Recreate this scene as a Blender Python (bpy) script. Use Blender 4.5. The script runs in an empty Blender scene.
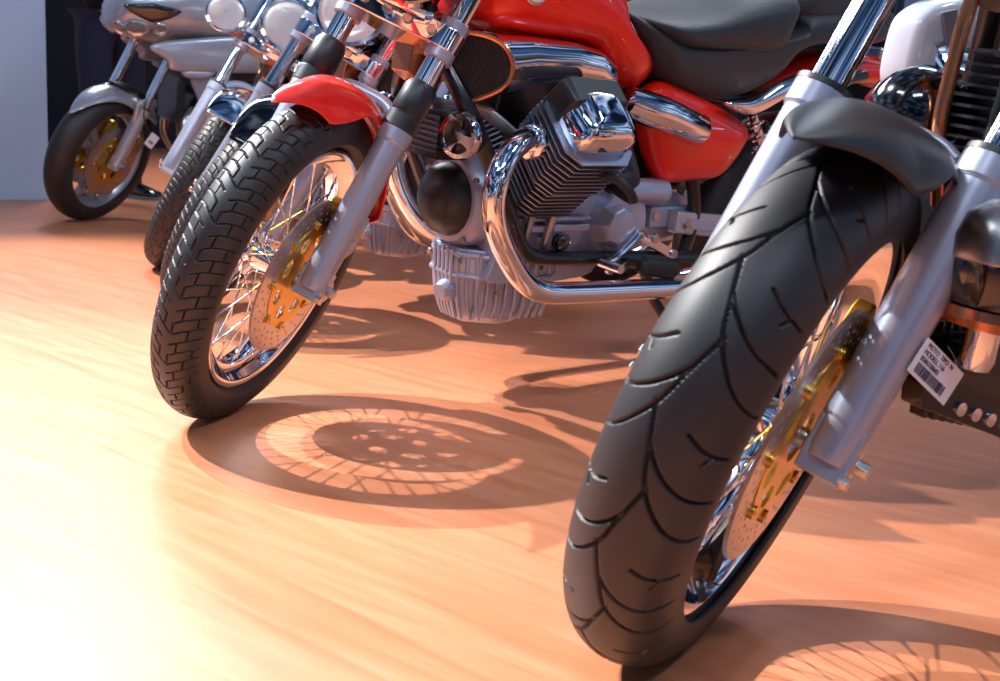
import bpy, math, random
import numpy as np
from mathutils import Vector, Matrix
PI = math.pi
random.seed(4)
scene = bpy.context.scene
COL = scene.collection
vs = scene.view_settings
vs.view_transform = 'Standard'; vs.look = 'None'; vs.gamma = 1; vs.use_curve_mapping = False
vs.exposure = 0.0
R_ = math.radians

# ------------------------------------------------------------------ materials
def s2l(c):
    return tuple(((x/12.92) if x <= .04045 else ((x+.055)/1.055)**2.4) for x in c)
def mat(name, rgb, rough=.5, metal=0., coat=0., spec=.5, bump=None, srgb=True, sheen=0., coat_rough=.05):
    m = bpy.data.materials.new(name); m.use_nodes = True
    nt = m.node_tree; b = nt.nodes['Principled BSDF']
    c = s2l(rgb) if srgb else rgb
    b.inputs['Base Color'].default_value = (*c, 1)
    b.inputs['Roughness'].default_value = rough
    b.inputs['Metallic'].default_value = metal
    b.inputs['Coat Weight'].default_value = coat
    b.inputs['Coat Roughness'].default_value = coat_rough
    b.inputs['Specular IOR Level'].default_value = spec
    if sheen: b.inputs['Sheen Weight'].default_value = sheen
    # a little procedural unevenness on everything
    tc = nt.nodes.new('ShaderNodeTexCoord'); no = nt.nodes.new('ShaderNodeTexNoise')
    no.inputs['Scale'].default_value = bump[0] if bump else 40
    no.inputs['Detail'].default_value = 4
    nt.links.new(tc.outputs['Object'], no.inputs['Vector'])
    if bump:
        bp = nt.nodes.new('ShaderNodeBump'); bp.inputs['Strength'].default_value = bump[1]
        bp.inputs['Distance'].default_value = bump[2] if len(bump) > 2 else .002
        nt.links.new(no.outputs['Fac'], bp.inputs['Height']); nt.links.new(bp.outputs['Normal'], b.inputs['Normal'])
    else:
        mr = nt.nodes.new('ShaderNodeMapRange')
        mr.inputs['To Min'].default_value = max(0, rough-.02); mr.inputs['To Max'].default_value = min(1, rough+.03)
        nt.links.new(no.outputs['Fac'], mr.inputs['Value']); nt.links.new(mr.outputs['Result'], b.inputs['Roughness'])
    return m
M = {}
M['chrome'] = mat('chrome', (.93, .93, .95), .05, 1)
M['satin'] = mat('satin_silver_paint', (.66, .68, .75), .33, .55, coat=.3, coat_rough=.2)
M['cast'] = mat('cast_aluminium', (.68, .71, .80), .40, .6, bump=(300, .25, .0006))
M['fin'] = mat('finned_aluminium', (.60, .63, .71), .34, .85)
M['whitepaint'] = mat('white_gloss', (.86, .90, .95), .25, 0, coat=1)
M['steel'] = mat('brushed_steel', (.74, .72, .70), .28, 1)
M['disc'] = mat('disc_steel', (.74, .70, .68), .30, 1)
M['gold'] = mat('gold_anodised', (.82, .64, .24), .28, .9)
M['tyre'] = mat('tyre_rubber', (.125, .125, .14), .50, 0, bump=(500, .2, .0005), spec=.55)
M['rubber'] = mat('black_rubber', (.10, .10, .11), .55, bump=(300, .2, .0006))
M['red'] = mat('red_paint', (.93, .11, .01), .36, 0, coat=.7, spec=.3)
M['black'] = mat('gloss_black', (.03, .03, .035), .12, 0, coat=1)
M['matte'] = mat('matte_black', (.085, .095, .115), .42, 0, spec=.6)
M['frame'] = mat('frame_black', (.035, .035, .045), .3, 0, coat=.4)
M['seat'] = mat('seat_vinyl', (.09, .105, .125), .46, 0, bump=(260, .9, .0018), spec=.6, sheen=.12)
M['silver'] = mat('silver_paint', (.66, .68, .73), .28, .5, coat=1)
M['bronze_reflect'] = mat('bronze_and_floor_reflection', (.80, .52, .36), .22, .9)  # bronze; its orange also stands in for floor reflections on chrome and frame
M['white'] = mat('white_card', (.90, .91, .95), .6)
M['ink'] = mat('black_ink', (.08, .08, .22), .6)
M['lens'] = mat('lamp_glass', (.96, .93, .92), .12, .0, coat=1, bump=(60, .5, .004))
M['reflector'] = mat('lamp_reflector', (.95, .93, .92), .16, 1, bump=(45, .5, .006))
M['denim'] = mat('navy_denim', (.07, .10, .20), .8, 0, bump=(400, .5, .001))
M['cloth'] = mat('navy_cloth', (.04, .05, .10), .85, 0, bump=(200, .4, .001))
M['skin'] = mat('skin', (.78, .56, .45), .5)
M['hair'] = mat('brown_hair', (.14, .09, .06), .6, bump=(200, .6, .002))
M['mesh'] = mat('grille_black', (.035, .035, .045), .4)
M['grey'] = mat('grey_plastic', (.50, .53, .60), .45)
M['amber'] = mat('amber_lens', (.95, .45, .10), .15, coat=1)
M['taillens'] = mat('red_lens', (.75, .04, .03), .12, coat=1)
M['stripe'] = mat('white_stripe', (.93, .90, .88), .3, coat=1)

# ------------------------------------------------------------------ object helpers
def tag(o, label=None, cat=None, group=None, kind=None):
    if label: o['label'] = label
    if cat: o['category'] = cat
    if group: o['group'] = group
    if kind: o['kind'] = kind
    return o
def empty(name, m=None):
    o = bpy.data.objects.new(name, None); COL.objects.link(o); o.empty_display_size = .1
    if m is not None: o.matrix_basis = m
    return o
def V(*a): return np.array(a, float)
def unit(v): v = np.asarray(v, float); return v/np.linalg.norm(v)
def catmull(pts, k=6, closed=False):
    P = [np.asarray(p, float) for p in pts]; n = len(P); out = []
    rng = range(n) if closed else range(n-1)
    for i in rng:
        p1, p2 = P[i], P[(i+1) % n]
        p0 = P[i-1] if (i > 0 or closed) else 2*p1-p2
        p3 = P[(i+2) % n] if (i+2 < n or closed) else 2*p2-p1
        for j in range(k):
            t = j/k
            out.append(.5*((2*p1)+(-p0+p2)*t+(2*p0-5*p1+4*p2-p3)*t*t+(-p0+3*p1-3*p2+p3)*t**3))
    if not closed: out.append(P[-1])
    return out
class MB:
    def __init__(s): s.v = []; s.f = []
    def add(s, v, f):
        o = len(s.v); s.v += [tuple(map(float, p)) for p in v]; s.f += [tuple(i+o for i in q) for q in f]; return s
    def box(s, c, d, rot=None, taper=1.):
        c = V(*c); h = V(*d)/2; vv = []
        for z in (-1, 1):
            for x, y in ((-1, -1), (1, -1), (1, 1), (-1, 1)):
                k = taper if z > 0 else 1
                p = V(x*h[0]*k, y*h[1]*k, z*h[2])
                if rot is not None: p = rot @ p
                vv.append(c+p)
        return s.add(vv, [(0, 3, 2, 1), (4, 5, 6, 7), (0, 1, 5, 4), (1, 2, 6, 5), (2, 3, 7, 6), (3, 0, 4, 7)])
    def rings(s, R, cap=True, closed=False):
        n = len(R[0]); v = [p for r in R for p in r]; f = []
        m = len(R)
        for i in range(m if closed else m-1):
            a = i*n; b = ((i+1) % m)*n
            for j in range(n):
                k = (j+1) % n; f.append((a+j, a+k, b+k, b+j))
        if cap and not closed:
            f.append(tuple(range(n))[::-1]); f.append(tuple((m-1)*n+j for j in range(n)))
        return s.add(v, f)
    def tube(s, pts, r, n=14, k=0, closed=False, cap=True, flat=None):
        if k: 
            rr = r if hasattr(r, '__len__') else None
            q = catmull([tuple(p)+((rr[i],) if rr else ()) for i, p in enumerate(pts)], k, closed)
            if rr: r = [p[3] for p in q]; q = [p[:3] for p in q]
            pts = q
        pts = [V(*p) for p in pts]; m = len(pts)
        if not hasattr(r, '__len__'): r = [r]*m
        R = []; nn = None
        for i in range(m):
            if closed: t = pts[(i+1) % m]-pts[i-1]
            else: t = pts[min(i+1, m-1)]-pts[max(i-1, 0)]
            t = unit(t)
            if nn is None:
                a = V(0, 0, 1) if abs(t[2]) < .9 else V(1, 0, 0)
                nn = unit(np.cross(t, a))
            else:
                nn = unit(nn-t*(nn@t))
            b = np.cross(t, nn)
            fl = flat or 1
            R.append([pts[i]+r[i]*(math.cos(2*PI*j/n)*nn+fl*math.sin(2*PI*j/n)*b) for j in range(n)])
        return s.rings(R, cap, closed)
    def cyl(s, a, b, r, r2=None, n=24):
        r2 = r if r2 is None else r2
        return s.tube([a, b], [r, r2], n)
    def lathe(s, prof, o=(0, 0, 0), ax=(0, 1, 0), n=48, closed=False, cap=True):
        """prof: (radius, height along axis)"""
        ax = unit(ax); a = V(0, 0, 1) if abs(ax[2]) < .9 else V(1, 0, 0)
        e1 = unit(np.cross(ax, a)); e2 = np.cross(ax, e1); o = V(*o)
        R = [[o+ax*h+r*(math.cos(2*PI*j/n)*e1+math.sin(2*PI*j/n)*e2) for j in range(n)] for r, h in prof]
        return s.rings(R, cap, closed)
    def ell(s, c, r, n=24, m=14, rot=None):
        c = V(*c); R = []
        for i in range(m+1):
            a = -PI/2+PI*i/m; ca = max(math.cos(a), 1e-4)
            ring = []
            for j in range(n):
                p = V(r[0]*ca*math.cos(2*PI*j/n), r[1]*ca*math.sin(2*PI*j/n), r[2]*math.sin(a))
                if rot is not None: p = rot @ p
                ring.append(c+p)
            R.append(ring)
        return s.rings(R)
    def prism(s, out, y0, y1):
        """outline in XZ extruded along Y"""
        n = len(out)
        return s.rings([[V(p[0], y0, p[1]) for p in out], [V(p[0], y1, p[1]) for p in out]])
    def inflate(s, out, sp, hw, n=3., yc=0., k=5, rings=9, one=False):
        """pillow shape from an XZ outline; sp = spine segment; hw = half width"""
        o = catmull(out, k, True) if k else [V(*p) for p in out]
        a, b = V(*sp[0]), V(*sp[1]); ab = b-a; L = max(ab@ab, 1e-9)
        base = [a+ab*min(1, max(0, ((p-a)@ab)/L)) for p in o]
        R = []
        S = [math.sin(PI/2*i/rings) for i in range(rings+1)]   # 0..1
        seq = [(q, -1) for q in S] + [(q, 1) for q in S[::-1][1:]]
        if one: seq = [(1, -1)]+[(q, 1) for q in S[::-1]]
        for q, sg in seq:
            q2 = max(q, .02); y = hw*(max(0, 1-q**n))**(1/n)*sg+yc
            if one and sg < 0: y = yc-.004
            R.append([V(bb[0]+(p[0]-bb[0])*q2, y, bb[1]+(p[1]-bb[1])*q2) for p, bb in zip(o, base)])
        return s.rings(R)
    def mirror(s):
        n = len(s.v); v = [(x, -y, z) for x, y, z in s.v]
        s.v, s.f = s.v+v, s.f+[tuple(i+n for i in q[::-1]) for q in s.f]; return s
    def xf(s, m):
        s.v = [tuple(m @ Vector(p)) for p in s.v]; return s
    def build(s, name, m, parent=None, mtx=None, bevel=0, seg=2, sub=0, solid=0, angle=35, smooth=True):
        me = bpy.data.meshes.new(name); me.from_pydata(s.v, [], s.f)
        import bmesh
        bm = bmesh.new(); bm.from_mesh(me); bmesh.ops.recalc_face_normals(bm, faces=bm.faces); bm.to_mesh(me); bm.free()
        return link(name, me, m, parent, mtx, bevel, seg, sub, solid, angle, smooth)
def split_build(mb, name, m, parent=None, mtx=None, **kw):
    """one object for each connected piece"""
    par = list(range(len(mb.v)))
    def find(i):
        while par[i] != i: par[i] = par[par[i]]; i = par[i]
        return i
    for f in mb.f:
        for k in f[1:]: par[find(k)] = find(f[0])
    groups = {}
    for f in mb.f: groups.setdefault(find(f[0]), []).append(f)
    for g in groups.values():
        ids = sorted({i for f in g for i in f}); mp = {i: j for j, i in enumerate(ids)}
        q = MB(); q.v = [mb.v[i] for i in ids]; q.f = [tuple(mp[i] for i in f) for f in g]; q.build(name, m, parent, mtx, **kw)
def link(name, me, m, parent=None, mtx=None, bevel=0, seg=2, sub=0, solid=0, angle=35, smooth=True):
    me.materials.clear(); me.materials.append(M[m] if isinstance(m, str) else m)
    if smooth and len(me.polygons):
        me.polygons.foreach_set('use_smooth', [True]*len(me.polygons))
        if not (bevel or sub): me.set_sharp_from_angle(angle=R_(angle))
    o = bpy.data.objects.new(name, me); COL.objects.link(o)
    if parent is not None: o.parent = parent
    if mtx is not None: o.matrix_basis = mtx
    if bevel:
        b = o.modifiers.new('bevel', 'BEVEL'); b.width = bevel; b.segments = seg; b.limit_method = 'ANGLE'; b.angle_limit = R_(30); b.harden_normals = True
    if solid:
        b = o.modifiers.new('solid', 'SOLIDIFY'); b.thickness = solid; b.offset = 0
    if sub:
        b = o.modifiers.new('sub', 'SUBSURF'); b.levels = sub; b.render_levels = sub
    return o
def copy(o, parent, mtx=None):
    c = o.copy(); COL.objects.link(c); c.parent = parent
    if mtx is not None: c.matrix_basis = mtx
    return c
def circ(r, n, c=(0, 0), a0=0): return [(c[0]+r*math.cos(a0+2*PI*i/n), c[1]+r*math.sin(a0+2*PI*i/n)) for i in range(n)]
def plate_mesh(outs, th):
    """flat plate with holes, in XZ, centred on y=0, through a filled 2D curve"""
    cu = bpy.data.curves.new('p', 'CURVE'); cu.dimensions = '2D'; cu.fill_mode = 'BOTH'; cu.extrude = th/2
    for q in outs:
        sp = cu.splines.new('POLY'); sp.points.add(len(q)-1)
        for i, p in enumerate(q): sp.points[i].co = (p[0], p[1], 0, 1)
        sp.use_cyclic_u = True
    ob = bpy.data.objects.new('p', cu); COL.objects.link(ob)
    dg = bpy.context.evaluated_depsgraph_get(); me = bpy.data.meshes.new_from_object(ob.evaluated_get(dg))
    bpy.data.objects.remove(ob); bpy.data.curves.remove(cu)
    me.transform(Matrix(((1, 0, 0, 0), (0, 0, -1, 0), (0, 1, 0, 0), (0, 0, 0, 1))))
    return me

# ------------------------------------------------------------------ tyres
def seg_dist(U, Vv, a, b, P):
    """distance to segment a-b in a field periodic in u with period P"""
    du = (U-a[0]+P/2) % P-P/2; dv = Vv-a[1]
    best = None
    ex, ey = b[0]-a[0], b[1]-a[1]; L = ex*ex+ey*ey
    for k in (-1, 0, 1):
        x = du+k*P; t = np.clip((x*ex+dv*ey)/L, 0, 1)
        d = np.hypot(x-t*ex, dv-t*ey)
        best = d if best is None else np.minimum(best, d)
    return best
def poly_dist(U, Vv, lines, P):
    D = np.full(U.shape, 9.)
    for ln in lines:
        for a, b in zip(ln[:-1], ln[1:]): D = np.minimum(D, seg_dist(U, Vv, a, b, P))
    return D
def block_pattern(R):
    c = 2*PI*R; N = round(c/.066); P = c/N
    def f(U, Vv):
        lines = []
        for sd in (1, -1):
            off = 0 if sd > 0 else P/6
            for k in range(3):
                u0 = off+k*P/3
                lines.append([(u0, sd*.008), (u0+.010, sd*.024), (u0+.016, sd*.044), (u0+.018, sd*.062)])
            lines.append([(off, sd*.008), (off+P/3, sd*.008)])
            lines.append([(off+P/3+.008, sd*.020), (off+2*P/3+.008, sd*.020)])
            lines.append([(off+2*P/3+.013, sd*.034), (off+P+.013, sd*.034)])
            lines.append([(off+.016, sd*.048), (off+P/3+.016, sd*.048)])
        lines.append([(0, .008), (P/6, -.008)])
        D = poly_dist(U, Vv, lines, P)
        return np.clip((.00145-D)/.0006, 0, 1)*.0030
    return f
def curve_pattern(R):
    c = 2*PI*R; N = 13; P = c/N
    def f(U, Vv):
        lines = []
        for sd in (1, -1):
            o = 0 if sd > 0 else P/2
            def cr(pts): return [tuple(p) for p in catmull([(o+x, sd*y) for x, y in pts], 5)]
            lines.append(cr([(.104, -.013), (.085, -.007), (.060, .001), (.032, .010), (.008, .026), (-.010, .046), (-.018, .068), (-.018, .088)]))
            lines.append(cr([(.070, -.002), (.052, .012), (.038, .030), (.030, .052), (.029, .082)]))
            lines.append(cr([(.090, .026), (.082, .042), (.079, .060), (.080, .076)]))
            lines.append(cr([(.068, .050), (.079, .057)]))
        D = poly_dist(U, Vv, lines, P)
        return np.clip((.0020-D)/.0009, 0, 1)*.0045
    return f
def tyre_mesh(name, R, w, bead_r, bead_y, Nu, Nv, pat=None, flip=1):
    r = w/2; Rm = R-r
    # profile: bead -> sidewall -> crown, symmetric
    half = [(bead_r-.012, bead_y-.004), (bead_r+.002, bead_y), (bead_r+.008, bead_y+.003)]
    a_s = -.45
    prof = []
    nA = Nv
    ang = np.linspace(-PI/2-.30, PI/2+.30, nA)    # around tube: 0 = crown
    ring = [(Rm+r*math.cos(a), r*math.sin(a)) for a in ang]
    prof = [(x, -y) for x, y in half]+ring+[(x, y) for x, y in half[::-1]]
    pr = np.array(prof); n = len(pr)
    t = np.roll(pr, -1, 0)-np.roll(pr, 1, 0); t[0] = pr[1]-pr[0]; t[-1] = pr[-1]-pr[-2]
    nm = np.stack([t[:, 1], -t[:, 0]], 1); nm /= np.linalg.norm(nm, axis=1)[:, None]
    arc = np.zeros(n); arc[3:3+nA] = ang*r; arc[:3] = -9; arc[-3:] = 9
    th = np.arange(Nu)/Nu*2*PI
    TH, AR = np.meshgrid(th, arc, indexing='ij')
    D = np.zeros(TH.shape)
    if pat:
        D = pat(TH*R*flip, AR); D *= np.clip((w*.74-np.abs(AR))/.004, 0, 1)
    # faint raised rings on the sidewall
    rr = pr[None, :, 0]-D*nm[None, :, 0]; yy = pr[None, :, 1]-D*nm[None, :, 1]
    X = rr*np.cos(TH); Z = rr*np.sin(TH); Y = np.broadcast_to(yy, X.shape)
    co = np.stack([X, Y, Z], -1).reshape(-1, 3)
    i = np.arange(Nu)[:, None]; j = np.arange(n-1)[None, :]; i2 = (i+1) % Nu
    q = np.stack([i*n+j, i*n+j+1, i2*n+j+1, i2*n+j], -1).reshape(-1, 4)
    me = bpy.data.meshes.new(name); me.vertices.add(len(co)); me.vertices.foreach_set('co', co.ravel())
    me.loops.add(q.size); me.loops.foreach_set('vertex_index', q.ravel())
    me.polygons.add(len(q)); me.polygons.foreach_set('loop_start', np.arange(len(q))*4)
    try: me.polygons.foreach_set('loop_total', np.full(len(q), 4))
    except Exception: pass
    me.update(calc_edges=True); me.validate()
    # outward normals
    import bmesh
    bm = bmesh.new(); bm.from_mesh(me); bmesh.ops.recalc_face_normals(bm, faces=bm.faces)
    bm.to_mesh(me); bm.free()
    return me
def wheel(parent, FM, c, P, kind='spoke', disc_sides=(1,), front=True):
    """wheel turning about local Y, centred at c; returns the rim object (a part); the rest are its sub-parts"""
    R, w, rr, rw = P['R'], P['w'], P['rr'], P['rw']
    T = FM @ Matrix.Translation(Vector(c))
    h = rw/2
    prof = [(rr, -h), (rr, -h+.004), (rr-.009, -h+.007), (rr-.013, -h+.016), (rr-.030, -.012), (rr-.034, 0), (rr-.030, .012), (rr-.013, h-.016), (rr-.009, h-.007), (rr, h-.004), (rr, h),
            (rr-.005, h+.001), (rr-.014, h-.004), (rr-.020, h-.016), (rr-.036, .014), (rr-.039, 0), (rr-.036, -.014), (rr-.020, -h+.016), (rr-.014, -h+.004), (rr-.005, -h-.001)]
    rim = MB().lathe(prof, n=96, closed=True).build('front_wheel' if front else 'rear_wheel', P.get('rim', 'chrome'), parent, T, angle=50)
    I = Matrix.Identity(4)
    key = (R, w, P.get('pat'), P['res'])
    me = tyre_mesh('tyre', R, w, rr-.004, h-.006, P['res'][0], P['res'][1], {'block': block_pattern, 'curve': curve_pattern}[P['pat']](R) if P.get('pat') else None, P.get('flip', 1))
    link('tyre', me, 'tyre', rim, I, angle=60)
    dy = .058 if kind == 'spoke' else .062
    if kind == 'spoke':
        hub = MB().lathe([(.012, -.052), (.030, -.052), (.034, -.042), (.044, -.040), (.044, -.034), (.026, -.028), (.022, 0), (.026, .028), (.044, .034), (.044, .040), (.034, .042), (.030, .052), (.012, .052)], n=40)
        hub.build('hub', 'chrome', rim, I)
        ns = 36; sp = None; nip = None
        for i in range(ns):
            a = 2*PI*(i+.25)/ns; sd = 1 if i % 2 else -1; tw = (.30 if (i//2) % 2 else -.30)
            p0 = V(.040*math.cos(a+tw*2.6), sd*.036, .040*math.sin(a+tw*2.6)); p1 = V((rr-.036)*math.cos(a), sd*.004, (rr-.036)*math.sin(a))
            o = MB().tube([p0, p1-(p1-p0)*.07, p1-(p1-p0)*.07, p1], [.0017, .0017, .003, .003], 8).build('spoke', 'chrome', rim, I)
    else:
        hub = MB().lathe([(.014, -.055), (.034, -.055), (.038, -.03), (.040, 0), (.038, .03), (.034, .055), (.014, .055)], n=36)
        hub.build('hub', P.get('hubm', 'silver'), rim, I, bevel=.002)
        for i in range(3):
            for dd in (-.17, .17):
                a = 2*PI*i/3+.4
                m = MB(); d0 = V(math.cos(a+dd*1.2), 0, math.sin(a+dd*1.2)); d1 = V(math.cos(a+dd*1.5), 0, math.sin(a+dd*1.5))
                m.tube([d0*.03, d0*.10, d1*(rr-.034)], [.020, .012, .016], 10, k=3, flat=1.5)
                m.build('cast_spoke', P.get('hubm', 'silver'), rim, I)
    for sd in disc_sides:
        ro = P.get('disc', .152); ri = ro*.66
        holes = []
        for k in range(30):
            for q, rad in enumerate((.92, .84, .76)):
                holes.append(circ(.0031, 6, (ro*rad*math.cos(2*PI*(k+q/3)/30), ro*rad*math.sin(2*PI*(k+q/3)/30))))
        me = plate_mesh([circ(ro, 96), circ(ri, 72)]+holes, .0045)
        link('brake_disc', me, 'disc', rim, Matrix.Translation((0, sd*dy, 0)), angle=30)
        # carrier: ring with ten openings
        hl = []
        for k in range(8):
            a = 2*PI*k/8; A = [(.060, -.16), (.078, -.26), (.086, -.10), (.086, .10), (.078, .26), (.060, .16)]
            hl.append([(q*math.cos(a+t), q*math.sin(a+t)) for q, t in A])
        me = plate_mesh([circ(ri+.001, 72), circ(.030, 32)]+hl, .005)
        link('disc_carrier', me, 'gold', rim, Matrix.Translation((0, sd*(dy+.001), 0)), angle=30)
        b = MB()
        for k in range(8):
            a = 2*PI*(k+.5)/8; x, z = (ri+.002)*math.cos(a), (ri+.002)*math.sin(a)
            b.lathe([(.003, -.005), (.008, -.005), (.008, .005), (.003, .005)], (x, sd*(dy+.002), z), n=14, closed=True)
        split_build(b, 'disc_rivet', 'gold', rim, I)
    return rim

# ------------------------------------------------------------------ motorcycle frames of reference
OFF = .045
def rotv(v, k, th): return v*math.cos(th)+np.cross(k, v)*math.sin(th)+k*(k@v)*(1-math.cos(th))
def pose(P):
    a, phi, eps, de = [R_(P[k]) for k in ('head', 'lean', 'rake', 'steer')]
    f = V(math.cos(a), math.sin(a), 0); L0 = V(-math.sin(a), math.cos(a), 0); Z = V(0, 0, 1)
    u = math.cos(phi)*Z+math.sin(phi)*L0; l = math.cos(phi)*L0-math.sin(phi)*Z
    s = math.cos(eps)*u-math.sin(eps)*f
    n = rotv(l, s, de); up = unit(Z-n*(Z@n)); r = P['w']/2; Rm = P['R']-r
    C = V(P['x'], P['y'], 0)+up*Rm+Z*r
    g = np.cross(s, n)
    if g @ rotv(f, s, de) < 0: g = -g
    S = C+g*(P['o']-OFF); org = S-u*(S[2]/u[2])
    def mtx(X, Y, Zz, o): return Matrix(((X[0], Y[0], Zz[0], o[0]), (X[1], Y[1], Zz[1], o[1]), (X[2], Y[2], Zz[2], o[2]), (0, 0, 0, 1)))
    Mb = mtx(f, l, u, org); Mf = mtx(g, n, s, S)
    return Mb, Mb.inverted() @ Mf
def fork(root, FM, P, m='satin', r_low=.0285, r_st=.0205, boot=True, low_top=.32, top=.74, caliper=(1,)):
    d, I = P['d'], Matrix.Identity(4)
    for sd in (1, -1):
        y = sd*d
        lo = MB()
        lo.tube([(OFF, y, -.012), (OFF, y, 0), (OFF, y, .05), (OFF, y, low_top-.03), (OFF, y, low_top-.028), (OFF, y, low_top)], [r_low*.86, r_low*.93, r_low*.95, r_low, r_low*1.1, r_low*1.1], 28)
        lo.box((OFF-.004, y, .002), (r_low*1.5, r_low*1.7, .062))
        lo.tube([(OFF-P['o'], y-sd*.02, 0), (OFF-P['o'], y+sd*r_low*.9, 0)], r_low*.75, 24)
        leg = lo.build('fork_leg', m, root, FM, bevel=.003)
        a = MB().cyl((OFF-P['o'], y+sd*(r_low*.85), 0), (OFF-P['o'], y+sd*(r_low*.85+.016), 0), .010, n=6)
        a.tube([(OFF-P['o']-.0, y-sd*.030, 0), (OFF-P['o'], y-sd*.075, 0)], .012, 18)
        split_build(a, 'axle_bolt', 'steel', leg, I, bevel=.0015)
        b = MB().cyl((OFF+.012, y+sd*r_low*.7, -.022), (OFF+.012, y+sd*r_low*1.1, -.022), .008, n=6); b.build('pinch_bolt', 'steel', leg, I, bevel=.001)
        MB().cyl((OFF, y, low_top-.01), (OFF, y, top), r_st, n=32).build('stanchion', 'chrome', leg, I)
        if boot:
            c = MB().lathe([(r_low*.9, 0), (r_low*1.18, .003), (r_low*1.15, .03), (r_low*1.02, .034), (r_low*1.13, .042), (r_low*1.08, .088), (r_low*.85, .100)], (OFF, y, low_top-.004), (0, 0, 1), 32)
            c.build('dust_boot', 'matte', leg, I)
        else:
            c = MB().lathe([(r_low*1.02, 0), (r_low*1.12, .003), (r_low*1.12, .010), (r_low*.8, .013)], (OFF, y, low_top-.004), (0, 0, 1), 32)
            c.build('dust_seal', 'matte', leg, I)
    for sd in caliper:
        y = sd*(d-.030)
        c = MB()
        # caliper body behind the leg, straddling the disc
        out = [(OFF-.020, .085), (OFF-.030, .16), (OFF-.062, .175), (OFF-.098, .150), (OFF-.105, .10), (OFF-.082, .070), (OFF-.045, .066)]
        out = catmull([(p[0], p[1]) for p in out], 3, True)
        c.prism(out, y+sd*.012, y+sd*.034); c.prism([(OFF-.06+(p[0]-OFF+.06)*.86, .12+(p[1]-.12)*.86) for p in out], y-sd*.032, y-sd*.010)
        c.box((OFF-.092, y, .12), (.022, .060, .050))
        cal = c.build('brake_caliper', 'gold', root, FM, bevel=.004)
        q = MB()
        for zz in (.095, .145): q.cyl((OFF-.064, y+sd*.030, zz), (OFF-.064, y+sd*.042, zz), .0145, n=20)
        q.cyl((OFF-.035, y+sd*.03, .12), (OFF-.035, y+sd*.045, .12), .007, n=6)
        split_build(q, 'caliper_bolt', 'steel', cal, I, bevel=.001)
def yokes(root, FM, P, s_low=.505, s_top=.705, m='chrome', r_st=.0205):
    d = P['d']; I = Matrix.Identity(4)
    for nm, z, th in (('lower_yoke', s_low, .044), ('upper_yoke', s_top, .024)):
        y = MB()
        out = catmull([(OFF+.024, -d-.016), (OFF+.032, -d+.01), (OFF+.032, -d*.5), (OFF+.032, 0), (OFF+.032, d*.5), (OFF+.032, d-.01), (OFF+.024, d+.016), (OFF, d+.028), (OFF-.028, d+.010), (-.022, d*.5), (-.036, 0), (-.022, -d*.5), (OFF-.028, -d-.010), (OFF, -d-.028)], 4, True)
        n = len(out)
        y.rings([[V(p[0], p[1], z-th/2) for p in out], [V(p[0], p[1], z+th/2) for p in out]])
        ob = y.build(nm, m, root, FM, bevel=.004)
        b = MB()
        for sd in (1, -1):
            for yy in (d-.025, d-.075):
                b.cyl((OFF+.004, sd*yy, z), (OFF+.038, sd*yy, z), .0095, n=20)
        split_build(b, 'clamp_bolt', 'steel', ob, I, bevel=.001)
        e = MB()
        for sd in (1, -1): e.cyl((OFF, sd*d, z-th*.9), (OFF, sd*d, z+th*.9), r_st*1.35, n=28)
        split_build(e, 'clamp_ring', 'satin' if m != 'black' else 'black', ob, I, bevel=.003)
def front_fender(root, FM, P, c, rad, a0, a1, hw, m, skirt=.055, peak=60, tip=.0, taper=.42, sig=34, flare=0., tri=0., fexp=2.2, texp=1.):
    """curved mudguard with side skirts deepest at the angle 'peak' (degrees from straight ahead, turning up and back)"""
    NA, NV = 48, 26; v = []; 
    for i in range(NA+1):
        t = i/NA; a = R_(a0+(a1-a0)*t)
        k = math.exp(-((math.degrees(a)-peak)/sig)**2)*skirt+.012
        if tri:      # straight-edged skirt, deepest at the peak, rising quickly behind it
            ad = math.degrees(a); up = min(1, max(0, (ad-a0)/(peak-a0))); dn = min(1, max(0, (ad-peak)/tri))
            k = .004+skirt*(up**texp if ad < peak else 1-dn*.72)
        endf = math.sin(min(1, t/taper)*PI/2)**.75; tl = (1-t)/.06; endf *= min(1, tl)**.5 if tl < 1 else 1
        wloc = hw*(endf*(1-tip)+tip)
        row = []
        for j in range(NV+1):
            ph = (-1+2*j/NV)*PI/2; sn, cs = math.sin(ph), math.cos(ph)
            y = wloc*sn; dr = -(.012+k)*endf*(1-max(cs, 0))
            r = rad+dr+flare*(1-t)**fexp
            row.append((c[0]+r*math.cos(a), c[1]+y, c[2]+r*math.sin(a)))
        v.append(row)
    mb = MB(); vv = [p for r in v for p in r]; n = NV+1
    mb.add(vv, [(i*n+j, i*n+j+1, (i+1)*n+j+1, (i+1)*n+j) for i in range(NA) for j in range(NV)])
    return mb.build('front_fender', m, root, FM, solid=.004, angle=180)
def headlamp(root, FM, c, r, ax=(1, 0, .04), m='chrome', name='headlight'):
    I = Matrix.Identity(4); ax = unit(ax)
    sh = MB().lathe([(.002, -r*1.25), (r*.35, -r*1.2), (r*.70, -r*.95), (r*.93, -r*.5), (r*1.0, -r*.1), (r*1.07, 0), (r*1.10, r*.05), (r*1.07, r*.12), (r*.98, r*.13), (r*.97, r*.05)], c, ax, 56, cap=True)
    h = sh.build(name, m, root, FM)
    c = V(*c)
    MB().lathe([(r*.97, r*.05), (r*.8, -r*.25), (r*.5, -r*.52), (r*.2, -r*.64), (.002, -r*.66)], c, ax, 48, cap=False).build('reflector', 'reflector', h, I)
    MB().lathe([(r*.975, r*.06), (r*.9, r*.13), (r*.6, r*.22), (r*.3, r*.255), (.002, r*.262)], c, ax, 48, cap=False).build('lens', M['glass'], h, I)
    return h
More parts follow.
